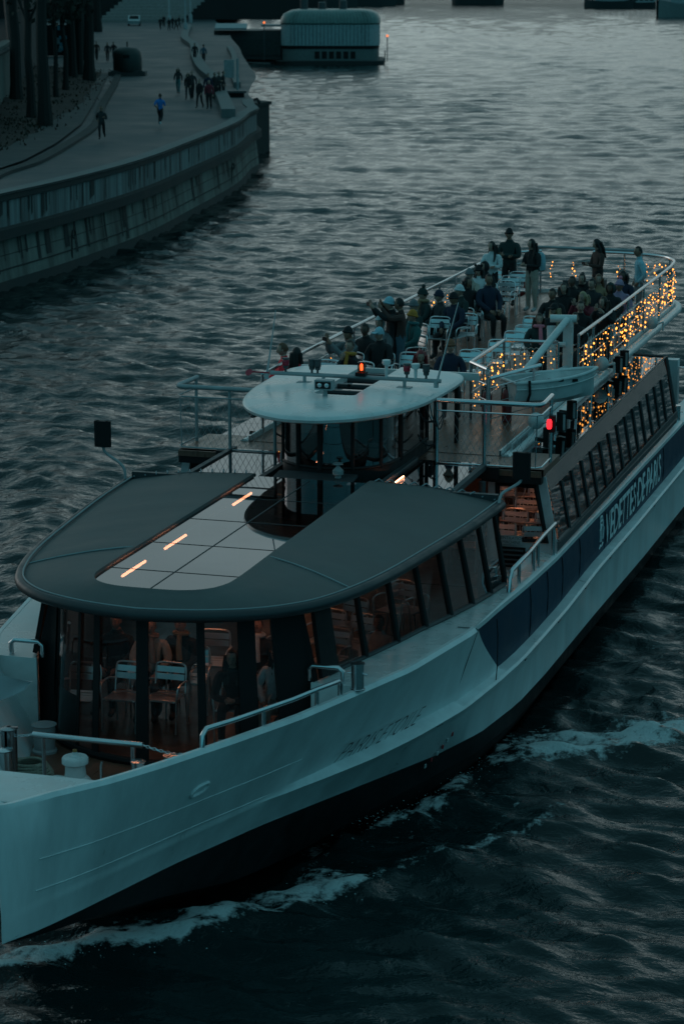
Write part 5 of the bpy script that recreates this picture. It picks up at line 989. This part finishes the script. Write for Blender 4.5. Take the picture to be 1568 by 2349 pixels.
# spray flecks thrown up on the wave crests
sp = MB(); q_ = random.Random(5)
for P, n, w in ((FA[1:9], 420, .3), (FB, 260, .28), (FC, 520, .4)):
    for _ in range(n):
        i = q_.randrange(len(P)-1); t = q_.random(); x = P[i][0]+(P[i+1][0]-P[i][0])*t+q_.gauss(0, w*.6); y = P[i][1]+(P[i+1][1]-P[i][1])*t+q_.gauss(0, w*.6); z = .04+abs(q_.gauss(0, .07)); s = q_.choice((.004, .006, .009, .013))
        sp.add([(x-s, y, z), (x+s, y, z), (x, y+s, z), (x, y, z+s*1.3)], [(0, 2, 1), (0, 1, 3), (1, 2, 3), (2, 0, 3)])
T(sp.build('foam_spray', mat('foam_white', (.6, .66, .67), .9), smooth=False), 'white spray along the bow wave', None, kind='stuff')
# ================================================================ QUAY ON THE LEFT BANK
QZ = 3.6
STONE = mat('quay_stone', (.17, .172, .155), .85, var=.85, scale=.9, bump=.5, bscale=6, stretch=(1, 1, .16))
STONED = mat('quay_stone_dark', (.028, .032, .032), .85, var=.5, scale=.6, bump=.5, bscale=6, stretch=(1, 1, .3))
PARA = mat('parapet_concrete', (.18, .21, .215), .8, var=.9, scale=2.6, bump=.2, bscale=6, stretch=(1, 1, .04))
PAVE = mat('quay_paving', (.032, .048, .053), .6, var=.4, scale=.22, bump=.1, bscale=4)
KERB = mat('kerb_stone', (.13, .145, .145), .75, var=.35, scale=.6)
QE = [(-24.0, 40), (-25.2, 60), (-26.3, 74), (-26.6, 81), (-26.7, 87), (-27.2, 94.5), (-28.0, 101), (-29.2, 108), (-30.4, 115), (-31.8, 122.5), (-33.0, 127.5), (-34.2, 132), (-35.2, 136.5), (-37.0, 141), (-39, 146.5), (-41.2, 152), (-45.4, 165), (-49.5, 178), (-57.5, 199.5), (-65.5, 221), (-73.5, 243), (-84.5, 272), (-95.5, 302), (-107, 332), (-130, 394), (-190, 580), (-330, 1000)]
qe = [tuple(p)[:2] for p in smooth_path([(x, y, 0) for x, y in QE], 6)]
def offs(P, k):
    o = []
    for i, p in enumerate(P):
        a = P[max(i-1, 0)]; b = P[min(i+1, len(P)-1)]; t = Vector((b[0]-a[0], b[1]-a[1])).normalized(); o.append((p[0]-t.y*k, p[1]+t.x*k))
    return o
qp = MB(); a0 = offs(qe, .2); n = len(a0)
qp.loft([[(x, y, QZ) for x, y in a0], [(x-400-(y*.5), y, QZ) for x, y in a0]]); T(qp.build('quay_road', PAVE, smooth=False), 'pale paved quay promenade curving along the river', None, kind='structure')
qw = MB()
def band(k0, z0_, k1, z1_, m): qw.loft([[(x, y, z0_) for x, y in offs(qe[:84], k0)], [(x, y, z1_) for x, y in offs(qe[:84], k1)]], m=m)
band(-.0, -1, .25, .35, 1); band(.25, .35, .42, 1.9, 0); band(.42, 1.9, .06, 1.95, 1); band(.06, 1.95, .06, 2.32, 1); band(.06, 2.32, .36, 2.36, 1); band(.36, 2.36, .36, 3.32, 2); band(.36, 3.32, .26, 3.36, 1); band(.26, 3.36, .26, QZ+.06, 1); band(.26, QZ+.06, .95, QZ+.06, 3); band(.95, QZ+.06, .95, QZ-.1, 3)
qw.tube([(x, y, .78) for x, y in offs(qe[:84], .275)], .03, 4, m=1); qw.tube([(x, y, 1.3) for x, y in offs(qe[:84], .345)], .015, 4, m=1); qwo = qw.build('quay_wall', [STONE, STONED, PARA, KERB]); T(qwo, 'curved stone quay wall with dark fender beam and streaked parapet', 'wall')
# streaks of damp and mooring rings on the wall
st = MB(); q_ = random.Random(11)
for _ in range(120):
    i = q_.randrange(14, 66); f_ = q_.random(); px_, py_ = offs(qe, .36-.02)[i]; bx_, by_ = offs(qe, .36-.02)[i+1]; w = q_.uniform(.04, .16)*(1 if q_.random() < .85 else 3); L_ = math.hypot(bx_-px_, by_-py_); t0, t1 = f_, min(1, f_+w/L_)
    p0 = (px_+(bx_-px_)*t0, py_+(by_-py_)*t0); p1 = (px_+(bx_-px_)*t1, py_+(by_-py_)*t1)
    if _ < 60: hb = q_.uniform(2.37, 2.8); st.add([(*p0, hb), (*p1, hb+.1), (*p1, 3.31), (*p0, 3.31)], [(0, 1, 2, 3)])
    else:
        zb = q_.uniform(.4, 1.4); ox = lambda p, k: (p[0]+.0, p[1]-k); e = .04; kk = lambda z: .25+(z-.35)*.11-.36
        A = offs(qe, .25+(zb-.35)*.11-.025); B = offs(qe, .395); c0 = (A[i][0]+(A[i+1][0]-A[i][0])*t0, A[i][1]+(A[i+1][1]-A[i][1])*t0); c1 = (A[i][0]+(A[i+1][0]-A[i][0])*t1, A[i][1]+(A[i+1][1]-A[i][1])*t1)
        d0 = (B[i][0]+(B[i+1][0]-B[i][0])*t0, B[i][1]+(B[i+1][1]-B[i][1])*t0); d1 = (B[i][0]+(B[i+1][0]-B[i][0])*t1, B[i][1]+(B[i+1][1]-B[i][1])*t1)
        st.add([(*c0, zb), (*c1, zb), (*d1, 1.89), (*d0, 1.89)], [(0, 1, 2, 3)])
st.build('damp_stain', STONED, qwo, smooth=False)
def on_wall(y, z, k=.3):
    i = min(range(len(qe)), key=lambda j: abs(qe[j][1]-y)); x_, y_ = offs(qe, k)[i]; return Vector((x_, y_, z))
for y in (88.5, 121.5):
    p = on_wall(y, 1.35, .22); m = MB(); m.tube([p+Vector((0, .17*math.cos(a), .17*math.sin(a)+.05)) for a in np.linspace(0, 2*PI, 18, endpoint=False)], .035, 6, closed=True); m.tube([p+Vector((-.02, -.17, .05)), p+Vector((-.02, -.17, -.9))], .03, 6); m.build('mooring_ring', STONED, qwo)
# dark mooring pier at the corner of the quay
m = MB(); m.prism([(-40.6, 147.5), (-39.3, 146.9), (-39.1, 149.5), (-40.6, 151)], -1, 3.1); m.prism([(-40.7, 147.2), (-39.2, 146.7), (-39.0, 149.7), (-40.8, 151.2)], 3.1, 3.3, 0)
for k in range(6): m.tube([(-40.5+k*.22, 147.4-k*.1, -1), (-40.5+k*.22, 147.4-k*.1, 3.0)], .1, 6)
m.tube([(-39.5, 147, 3.2), (-39.4, 147, 3.5), (-39.1, 147, 3.6), (-38.9, 147, 3.3)], .1, 6); T(m.build('mooring_pier', STONED), 'dark timber mooring pier at the corner of the quay wall', 'pier')
# low walls and kerbs
def ribbon(name, pts, w, z0_, z1_, m, label, cat='wall', kind=None):
    P = [tuple(p)[:2] for p in smooth_path([(x, y, 0) for x, y in pts], 5)]; A, B = offs(P, -w/2), offs(P, w/2); b = MB()
    b.loft([[(x, y, z0_) for x, y in A], [(x, y, z1_) for x, y in A], [(x, y, z1_) for x, y in B], [(x, y, z0_) for x, y in B]]); b.add([(*A[0], z0_), (*A[0], z1_), (*B[0], z1_), (*B[0], z0_)], [(0, 1, 2, 3)])
    return T(b.build(name, m), label, cat, kind=kind)
ribbon('low_wall', [(-34.2, 127.5), (-37.6, 136.5), (-41.8, 147.5), (-47, 161.5)], .8, QZ-.1, QZ+.5, KERB, 'pale low wall dividing the promenade near the dark crowd')
ribbon('low_wall', [(-47.5, 163), (-56, 183), (-66.5, 210), (-77, 238), (-88.5, 266), (-108, 320)], .9, QZ-.1, QZ+.5, KERB, 'long curving low wall farther up the promenade')
ribbon('low_wall', [(-45, 160), (-53, 182), (-62, 208), (-72, 235)], .5, QZ-.1, QZ+.4, KERB, 'narrow low wall nearest the river, behind the crowd')
ribbon('kerb', [(-24, 66), (-27.8, 80), (-30.4, 88.6), (-31.6, 95), (-34.4, 105), (-38.6, 118.5), (-45.4, 136), (-54, 159), (-61.5, 178.5)], .5, QZ-.1, QZ+.14, STONED, 'dark kerb between roadway and planted bank', None, 'structure')
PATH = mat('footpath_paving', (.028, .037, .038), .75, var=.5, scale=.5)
pv = MB(); L1 = [(-25, 66), (-28.4, 80), (-31.0, 88.6), (-32.2, 95), (-35.0, 105), (-39.4, 118.5), (-46.0, 136), (-54.8, 159), (-62.3, 178.5)]; L2 = [(-34, 66), (-34.4, 80), (-34.8, 92), (-36.8, 104), (-39.6, 113), (-41.6, 119), (-46.9, 136), (-55.6, 159), (-63, 178.5)]
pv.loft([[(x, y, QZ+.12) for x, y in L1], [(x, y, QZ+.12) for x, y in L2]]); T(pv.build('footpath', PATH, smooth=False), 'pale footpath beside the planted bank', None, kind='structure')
# planted bank rising to the upper wall
GR = mat('ground_cover', (.014, .009, .005), .95, var=.6, scale=1.5, bump=.8, bscale=8); rows = []
L2d = [tuple(p)[:2] for p in smooth_path([(x, y, 0) for x, y in L2], 8)]
for t in np.linspace(0, 1, 14):
    rows.append([(x-(13 if y < 130 else 9)*t+.2*math.sin(i*1.7+t*9), y-(3)*t, QZ+.12+.9*t+.16*math.sin(i*2.3+t*13)*min(1, t*5)) for i, (x, y) in enumerate(L2d)])
gb = MB(); gb.loft(rows); T(gb.build('planted_bank', GR), 'dark brown planted bank beside the promenade', None, kind='structure')
gc = MB(); q_ = random.Random(8)
for _ in range(5200):
    i = q_.randrange(len(rows)-1); j = q_.randrange(len(L2d)); p = Vector(rows[i][j])+Vector((q_.uniform(-.8, .8), q_.uniform(-1.5, 1.5), q_.uniform(.0, .12))); s = q_.uniform(.05, .13); a = q_.uniform(0, PI)
    gc.add([p, p+Vector((math.cos(a)*s, math.sin(a)*s, s*.4)), p+Vector((q_.uniform(-s, s)*.4, q_.uniform(-s, s)*.4, s*1.4))], [(0, 1, 2)], q_.randrange(2))
T(gc.build('ground_plants', [mat('leaf_brown', (.03, .014, .005), .9, var=.4), mat('leaf_dark', (.012, .02, .012), .9, var=.4)], smooth=False), 'dark ivy and dry plants covering the bank', None, kind='stuff')
# upper retaining wall with graffiti, then the dark end of the quay
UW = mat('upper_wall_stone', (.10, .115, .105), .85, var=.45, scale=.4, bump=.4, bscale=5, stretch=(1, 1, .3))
uw = MB(); Wp = [(-36, 92), (-44.5, 117), (-50.5, 133), (-54.5, 143)]; uw.loft([[(x, y, QZ) for x, y in Wp], [(x, y, 7.3) for x, y in Wp], [(x-.6, y+.2, 7.35) for x, y in Wp], [(x-.6, y+.2, QZ) for x, y in Wp]])
for q in (7.0,): uw.tube([(x+.12, y-.05, q) for x, y in Wp], .14, 6, m=1)
uwo = uw.build('retaining_wall', [UW, STONED]); T(uwo, 'stone retaining wall with ring graffiti behind the planted bank', 'wall')
for (y, z, s) in ((118.6, 6.0, .42), (121.4, 6.25, .42), (119.6, 5.0, .3), (124.2, 5.9, .35)):
    x = float(np.interp(y, [w_[1] for w_ in Wp], [w_[0] for w_ in Wp])); m = MB(); m.tube([(x+.08+s*.33*math.cos(a), y-.03+s*.94*math.cos(a), z+s*math.sin(a)) for a in np.linspace(0, 2*PI, 20, endpoint=False)], .05, 4, closed=True); m.build('graffiti_ring', STONED, uwo)
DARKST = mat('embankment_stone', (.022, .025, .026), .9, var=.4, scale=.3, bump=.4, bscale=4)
em_ = MB(); E_ = [(-54.5, 143), (-66, 172), (-82, 210), (-104, 250), (-132, 312), (-150, 352), (-196, 470)]
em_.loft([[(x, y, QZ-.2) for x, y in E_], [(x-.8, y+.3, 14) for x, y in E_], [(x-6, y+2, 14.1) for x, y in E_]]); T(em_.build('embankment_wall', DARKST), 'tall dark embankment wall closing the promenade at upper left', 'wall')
em_ = MB(); em_.box((-150, 372, QZ+6), (90, 3, 12), rz=.1)
for k in range(9): em_.box((-185+k*8.5, 368+k*.8, QZ+3.4), (3.2, .8, 4.6), rz=.1, m=1)
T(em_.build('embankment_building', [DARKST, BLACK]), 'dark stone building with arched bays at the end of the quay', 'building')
# trees: trunks, limbs and crowns
LEAF = mat('winter_leaf', (.016, .02, .014), .9, var=.4); BARK = mat('bark', (.018, .018, .017), .95, var=.4, scale=4, bump=.8, bscale=12)
def tree(x, y, r, h, label, seed, crown=True, z=QZ+.3):
    q = random.Random(seed); t = thing('plane_tree', label, 'tree', (x, y, z), group='trees on the planted bank'); m = MB(); P = [(q.uniform(-.15, .15)*k/3, q.uniform(-.15, .15)*k/3, h*k/6-.5*(k == 0)) for k in range(7)]
    m.tube(smooth_path(P, 3), [r*(1.25-.6*k/18) if k > 1 else r*1.5 for k in range(19)], 9)
    tips = []
    for k in range(7):
        a = q.uniform(0, 2*PI); s = Vector(P[3+k % 4]); e = s+Vector((math.cos(a)*h*.3, math.sin(a)*h*.3, h*.3)); mid = s.lerp(e, .5)+Vector((0, 0, h*.06)); m.tube(smooth_path([s, mid, e], 4), [r*.45*(1-.8*i/8) for i in range(9)], 6); tips += [e, mid]
    m.build('trunk', BARK, t)
    if crown:
        c = MB()
        for _ in range(900):
            e = q.choice(tips); p = e+Vector((q.gauss(0, h*.09), q.gauss(0, h*.09), q.gauss(0, h*.08))); s = q.uniform(.1, .26); u = Vector((q.uniform(-1, 1), q.uniform(-1, 1), q.uniform(-1, 1))).normalized()*s; w = u.orthogonal().normalized()*s*.6; c.add([p-u, p-w, p+u, p+w], [(0, 1, 2, 3)])
        c.build('crown', LEAF, t, smooth=False)
for i, (px, py, r, h, lb_) in enumerate(((104, 275, .28, 13, 'thick dark tree trunk nearest, in front of the graffiti wall'), (72, 262, .2, 10, 'slender dark trunk left of the thick one'), (38, 230, .3, 12, 'dark trunk at the far left before the retaining wall'), (205, 176, .34, 11, 'dark trunk at the end of the planted bank, right-hand one'), (182, 168, .26, 11, 'dark trunk at the end of the planted bank, second from its right end'), (165, 172, .3, 12, 'leaning trunk at the end of the planted bank beside the blue boards'), (150, 200, .16, 8, 'thin staked tree leaning over the brown bank'), (128, 215, .13, 8, 'thinnest staked tree on the brown bank'))):
    p = at(px, py, QZ+.4); tree(p.x, p.y, r, h, lb_, 30+i)
for i, (x, y) in enumerate(((-88, 232), (-100, 262), (-112, 296), (-76, 205))): tree(x, y, .45, 14, ('bare tree far up the quay against the dark wall, nearest of four', 'bare tree far up the quay, third from the building', 'bare tree far up the quay beside the dark building', 'bare tree at the foot of the tall embankment wall')[(1, 2, 3, 0).index(i) if False else i], 60+i)
# blue boards and blue van shape behind the trunks
b = MB(); p = at(135, 128, QZ); b.box((p.x, p.y, QZ+1.5), (3.6, .15, 2.9), rz=.35); q_ = random.Random(4); 
for _ in range(16): b.box((p.x+q_.uniform(-1.6, 1.6), p.y-.14+q_.uniform(-.02, .0)+0*.1, QZ+q_.uniform(.3, 2.7)), (q_.uniform(.3, .9), .06, q_.uniform(.2, .6)), rz=.35, m=q_.choice((1, 1, 2)))
T(b.build('painted_board', [BLACK, mat('board_blue', (.05, .2, .27), .6), mat('board_pale', (.2, .27, .3), .6)]), 'blue painted hoarding behind the dark tree trunks', 'board')
# domed bin on its base
p = at(293, 172, QZ); bn = thing('recycling_bin', 'dark domed recycling bin on a low base in the road', 'bin', (p.x, p.y, QZ), rz=.3)
DGN = mat('bin_green', (.018, .03, .028), .5)
m = MB(); m.box((0, 0, .17), (2.9, 2.0, .3)); m.box((0, -.8, .36), (2.5, .3, .08)); m.build('base', mat('bin_base', (.05, .055, .055), .7), bn)
m = MB(); m.lathe([(1.1, .3), (1.14, .4), (1.14, 1.6), (1.08, 1.85), (.85, 2.1), (.4, 2.2), (.05, 2.22)], (0, 0, 0), 24); m.lathe([(.05, 2.2), (.06, 2.6), (.02, 2.62)], (0, 0, 0), 8); m.build('body', DGN, bn)
m = MB(); m.box((0, -1.12, 1.5), (.5, .08, .25)); m.build('slot', BLACK, bn)
# small car and lit kiosk far up the road
p = at(308, 58, QZ); cr = thing('parked_car', 'small pale car seen from the front far up the quay road', 'car', (p.x, p.y, QZ), rz=.35)
m = MB(); prof = [(-2, .3), (-2.05, .75), (-1.2, .95), (-.5, 1.45), (1.0, 1.48), (1.8, 1.0), (2.0, .9), (2.0, .3)]; m.loft([[(x_, y_, z_) for y_, z_ in prof] for x_ in (-.85, -.8, .8, .85)]); m.add([(-.85, y_, z_) for y_, z_ in prof], [tuple(range(8))]); m.add([(.85, y_, z_) for y_, z_ in prof], [tuple(range(8))[::-1]]); m.build('body', mat('car_paint', (.3, .36, .37), .3), cr)
m = MB(); m.slab([(-.7, -1.15, .98), (.7, -1.15, .98), (.62, -.55, 1.42), (-.62, -.55, 1.42)], .03); m.build('windscreen', BLACK, cr)
for x_ in (-.8, .8):
    for y_ in (-1.3, 1.3): m = MB(); m.tube([(x_-.1, y_, .32), (x_+.1, y_, .32)], .32, 14); m.build('wheel', BLACK, cr)
    m = MB(); m.ball((x_*.75, -2.03, .68), (.16, .05, .09)); m.build('headlight', GREYP, cr)
p = at(312, 47, QZ); p2 = at(300, 45, QZ); ks = MB(); ks.box((p.x-4, p.y+16, QZ+1.7), (4.5, 3, 3.4), rz=.3); ko = ks.build('kiosk', DARKST); T(ko, 'dark kiosk with a teal lit window behind the car', 'kiosk')
ks = MB(); ks.box((p.x-3.2, p.y+14.2, QZ+2.0), (3.2, .2, 1.5), rz=.3); ks.build('lit_window', mat('teal_screen', (.12, .45, .5), emit=.1, var=0), ko)
# pale stair at the end of the road
b = MB()
for k in range(7): b.box((-128+k*.2, 352+k*1.2, QZ+.25+k*.5), (13, 1.4, .5), rz=.33)
T(b.build('stone_stair', mat('stair_stone', (.3, .27, .26), .8)), 'pale stone stair at the end of the promenade', 'stair')
# ---- people on the quay
QG = 'people on the quay promenade'
def walker(px, py, label, kind='walk', rz=0., top='black', legs='black', **k):
    p = at(px, py, QZ+.01); return person(label, kind, (p.x, p.y, QZ+.01), rz, top, legs, group=QG, **k)
walker(368, 293, 'jogger in bright blue shirt and yellow socks running on the promenade', 'run', rz=3.3, top='blue', legs='black', bare=True, shoe=1, sc=1.04)
walker(234, 325, 'jogger in dark clothes running beside the planted bank', 'run', rz=.3, top='charcoal', legs='black', skin='m', v=1)
walker(409, 215, 'person with long dark hair in a short dark coat walking alone', rz=.2, top='charcoal', legs='teal', hair=('long', 'black'))
walker(432, 229, 'person in a long black coat, left one of the close pair', rz=.1, legs='charcoal', v=1, hair=('bob', 'black'))
walker(441, 227, 'person in dark jacket, right one of the close pair', rz=.1, top='charcoal', sc=1.05)
walker(458, 248, 'person in black walking towards the boat ahead of the crowd', rz=-.1, v=1)
walker(480, 250, 'person in dark wine jacket beside the low wall', 'stand', rz=.2, top='wine')
walker(478, 235, 'tall person in dark coat behind the wine jacket', 'stand', rz=.4, top='navy', sc=1.06)
walker(492, 228, 'person in black coat in the middle of the crowd', 'stand', rz=1.2)
walker(502, 226, 'person looking at a lit phone in the crowd', 'phone', rz=1.0, top='charcoal')
walker(512, 224, 'person in dark jacket at the river side of the crowd', 'stand', rz=1.6)
walker(447, 143, 'person in black walking between the low walls', rz=.2)
walker(467, 147, 'person in grey blue top walking between the low walls', rz=3.3, top='jeans', legs='black')
walker(247, 141, 'person in dark clothes, right one beyond the trunks', rz=.3, top='charcoal')
walker(261, 139, 'person in pale trousers beyond the trunks', rz=.1, legs='grey')
walker(222, 138, 'person in brown jacket nearest the dark trunks', rz=.2, top='brown')
for i, (px, py) in enumerate(((368, 68), (376, 62), (388, 70), (396, 66), (404, 69), (411, 63))): walker(px, py, 'dark figure in the far crowd below the pale stair, '+('outermost left', 'second from left', 'third from left', 'third from right', 'second from right', 'outermost right')[i], rz=.3*i, v=i)
# bench blocks and post near the crowd
p = at(520, 222, QZ); m = MB(); m.box((p.x, p.y, QZ+.35), (2.6, .9, .14), rz=.3); m.box((p.x, p.y, QZ+.15), (2.3, .6, .3), rz=.3, m=1); T(m.build('bench', [DGREY, BLACK]), 'dark block bench at the end of the promenade by the crowd', 'bench')
p = at(545, 212, QZ); m = MB(); m.tube([(p.x, p.y, QZ), (p.x, p.y, QZ+2.3)], .09, 8); m.box((p.x-.6, p.y, QZ+1.6), (.7, .15, 1.2)); T(m.build('signpost', [GREYP]), 'grey post with a board at the water edge of the promenade', 'post')
for i, (px, py, h) in enumerate(((388, 55, 9), (437, 52, 9), (425, 75, 5))):
    p = at(px, py, QZ); m = MB(); m.lathe([(.3, 0), (.3, 1.2), (.14, 1.4), (.1, h)], (p.x, p.y, QZ), 10); T(m.build('street_lamp', GREYP), 'tall grey lamp post far up the quay, '+('by the far crowd', 'beside the river parapet', 'short one near the long low wall')[i], 'lamp post', 'lamp posts far up the quay')
# ================================================================ FLOATING PAVILION AND FAR RIVER
pc = at(722, 148, 0); PV = thing('floating_pavilion', 'floating pavilion with rounded ribbed roof and pale louvred wall', 'pavilion', (pc.x, pc.y+7, -.55), rz=.27)
def rr_(a, b, r, n=6):
    o = []
    for cx_, cy_, s in ((a-r, b-r, 0), (-a+r, b-r, PI/2), (-a+r, -b+r, PI), (a-r, -b+r, 3*PI/2)):
        o += [(cx_+r*math.cos(s+PI/2*k/n), cy_+r*math.sin(s+PI/2*k/n)) for k in range(n+1)]
    return o
def shell(b, rings, m=0): b.loft([[(x, y, z) for x, y in rr_(a, bb, r)] for a, bb, r, z in rings], m, True)
m = MB(); shell(m, [(6.7, 7, 2.5, -.5), (6.9, 7.2, 2.5, 1.0), (6.7, 7.0, 2.4, 1.1)]); m.add([(x, y, 1.05) for x, y in rr_(6.7, 7, 2.4)], [tuple(range(28))]); m.build('hull', mat('pavilion_hull', (.03, .034, .034), .6), PV)
m = MB(); shell(m, [(6.1, 6.4, 2.4, 1.05), (6.1, 6.4, 2.4, 2.5)]); m.build('lower_wall', mat('pavilion_wall', (.12, .15, .15), .6), PV)
for k in range(6): m = MB(); m.box((-1.6+k*.9, -6.42, 1.75), (.62, .08, .9)); m.build('window', BLACK, PV)
m = MB(); shell(m, [(6.15, 6.45, 2.4, 2.5), (6.15, 6.45, 2.4, 2.9)]); m.build('dark_band', BLACK, PV)
m = MB(); rows = []
ring = rr_(6.2, 6.5, 2.4, 12)
m.loft([[(x*(1+.006*(i % 2)), y*(1+.006*(i % 2)), z) for i, (x, y) in enumerate(ring)] for z in (2.9, 5.5)], 0, True)
for k in range(22): m.box((-4.9+k*.466, -6.55, 4.2), (.05, .1, 2.6), m=1)
m.build('louvre_wall', [mat('louvre_pale', (.3, .4, .42), .6), DGREY], PV)
m = MB(); shell(m, [(6.25, 6.55, 2.4, 5.5), (6.3, 6.6, 2.4, 5.6)]); shell(m, [(6.3, 6.6, 2.4, 5.65), (6.25, 6.55, 2.4, 6.2), (5.9, 6.2, 2.3, 6.8), (5.2, 5.5, 2.0, 7.15), (4.2, 4.6, 1.6, 7.3)]); m.add([(x, y, 7.3) for x, y in rr_(4.2, 4.6, 1.6)], [tuple(range(28))])
for k in range(26): 
    x_ = -5.2+k*.42; m.tube([(x_, -6.62, 5.66), (x_, -6.57, 6.2), (x_*.95, -6.25, 6.8), (x_*.86, -5.5, 7.17)], .06, 5, m=1)
m.build('ribbed_roof', [mat('roof_copper', (.11, .19, .18), .38), mat('roof_rib', (.16, .25, .24), .4)], PV)
for k, (x_, h) in enumerate(((-3.5, 1.2), (-1.2, .8), (1.5, 1.0))): m = MB(); m.lathe([(.5, 0), (.5, h), (.3, h+.1)], (x_, 1, 7.3), 10); m.build('roof_vent', DGREY, PV)
m = MB(); m.box((-10.5, 1, 2.9), (8.5, 9, 3.6)); m.box((-10.5, -3.6, 2.6), (8.4, .1, 2.0), m=1); m.box((-12.5, -4.5, 5.2), (4.0, 2.2, .25), m=2, rx=.25); m.box((-7.2, -2, 5.3), (3.2, 3, .25), m=2); m.build('glazed_annex', [mat('annex_dark', (.02, .024, .025), .5), mat('annex_glass', (.04, .05, .05), .08), GREYP], PV)
m = MB(); m.box((-10.8, 0, .3), (9, 7, 1.2)); m.box((-11, -5.5, .5), (6, 1.2, .2), m=1, rz=-.2); m.tube([(-13.5, -3.8, .8), (-8, -6.2, .7)], .09, 5, m=1); m.tube([(-13.0, -4.6, .8), (-7.5, -7, .7)], .09, 5, m=1); m.build('pontoon', [BLACK, KERB], PV)
ORG = mat('orange_lamp', (1, .2, .05), emit=LAMPE, var=0)
for (x_, y_, z_) in ((-8.3, -5.2, 5.6), (7.2, -6.2, 4.0)):
    m = MB(); m.tube([(x_, y_, 1), (x_, y_, z_)], .07, 6); m.lathe([(.1, 0), (.13, .06), (.13, .2), (.05, .26)], (x_, y_, z_), 10, m=1); m.build('lamp', [DGREY, ORG], PV)
for k in range(5): m = MB(); m.tube([(6.9, -6.6+k*1.2, .9), (6.9, -6.6+k*1.2, 2.2)], .06, 6); m.build('rail_post', DGREY, PV)
def far_boat(px, py, L_, wd_, h, label, rz, paint, cabin=True):
    p = at(px, py, 0); t = thing('moored_boat', label, 'boat', (p.x, p.y, 0), rz, group='boats moored on the far river'); m = MB(); rows = []
    for s in np.linspace(-1, 1, 9): w = wd_/2*(1-max(0, abs(s)-.6)**1.5*3.4); rows.append([(s*L_/2, -w, h*.5*(1+.3*s*s)), (s*L_/2, -w*.8, -.3), (s*L_/2, w*.8, -.3), (s*L_/2, w, h*.5*(1+.3*s*s))])
    m.loft(rows, 0, True); m.build('hull', paint, t)
    if cabin:
        m = MB(); m.prism([(-L_*.3, -wd_*.35), (L_*.28, -wd_*.35), (L_*.34, 0), (L_*.28, wd_*.35), (-L_*.3, wd_*.35)], h*.5, h); m.build('cabin', GREYP, t)
        for k in range(5): m = MB(); m.box((-L_*.22+k*L_*.11, -wd_*.355, h*.78), (L_*.07, .08, h*.22)); m.build('window', BLACK, t)
dkh = mat('far_hull', (.03, .034, .036), .6)
far_boat(1400, 18, 16, 5, 4.2, 'dark moored boat with low cabin on the far bank', .2, dkh)
far_boat(1470, 18, 14, 5, 3.4, 'dark moored boat right of the low cabin one', .15, dkh)
far_boat(1548, 38, 12, 6, 6.5, 'pale grey moored boat with small dark windows', .9, mat('far_pale', (.2, .22, .22), .6))
far_boat(700, 22, 30, 6, 8, 'long moored barge behind the floating pavilion', .27, dkh)
far_boat(815, 12, 26, 6, 7, 'moored barge farther behind the floating pavilion', .27, dkh)
far_boat(600, 32, 10, 4, 9, 'striped hull of a moored vessel at the pontoon', 1.2, mat('stripe_hull', (.16, .15, .15), .6, var=.8, scale=2, stretch=(.1, .1, 6)))
for i, (px, py) in enumerate(((1095, 8), (870, 6))):
    p = at(px, py, 0); m = MB(); m.prism([(p.x-7, p.y-3), (p.x+7, p.y-3), (p.x+9, p.y), (p.x+7, p.y+3), (p.x-7, p.y+3), (p.x-9, p.y)], -1, 9); T(m.build('bridge_pier', STONED), 'dark stone bridge pier standing far out in the river' if i == 0 else 'dark stone bridge pier close to the moored barges', 'bridge pier')
m = MB(); m.box((-170, 860, 11), (460, 14, 3.5), rz=.27); T(m.build('far_bridge', STONED), 'dark far bridge deck spanning the river', 'bridge')
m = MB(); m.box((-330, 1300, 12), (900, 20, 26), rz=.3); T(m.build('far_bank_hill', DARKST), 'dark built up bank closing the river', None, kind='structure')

# right bank of the river, outside the picture but mirrored in the windows
b = MB(); b.loft([[(70, -80, -1), (74, 120, -1), (80, 420, -1), (60, 640, -1)], [(71, -80, 4), (75, 120, 4), (81, 420, 4), (61, 640, 4)], [(96, -80, 4.2), (100, 120, 4.2), (106, 420, 4.2), (90, 640, 4.2)], [(97, -80, 10), (101, 120, 10), (107, 420, 10), (91, 640, 10)], [(300, -80, 10), (300, 120, 10), (300, 420, 10), (300, 640, 10)]]); T(b.build('right_bank', DARKST, smooth=False), 'dark stone bank on the other side of the river', None, kind='structure')
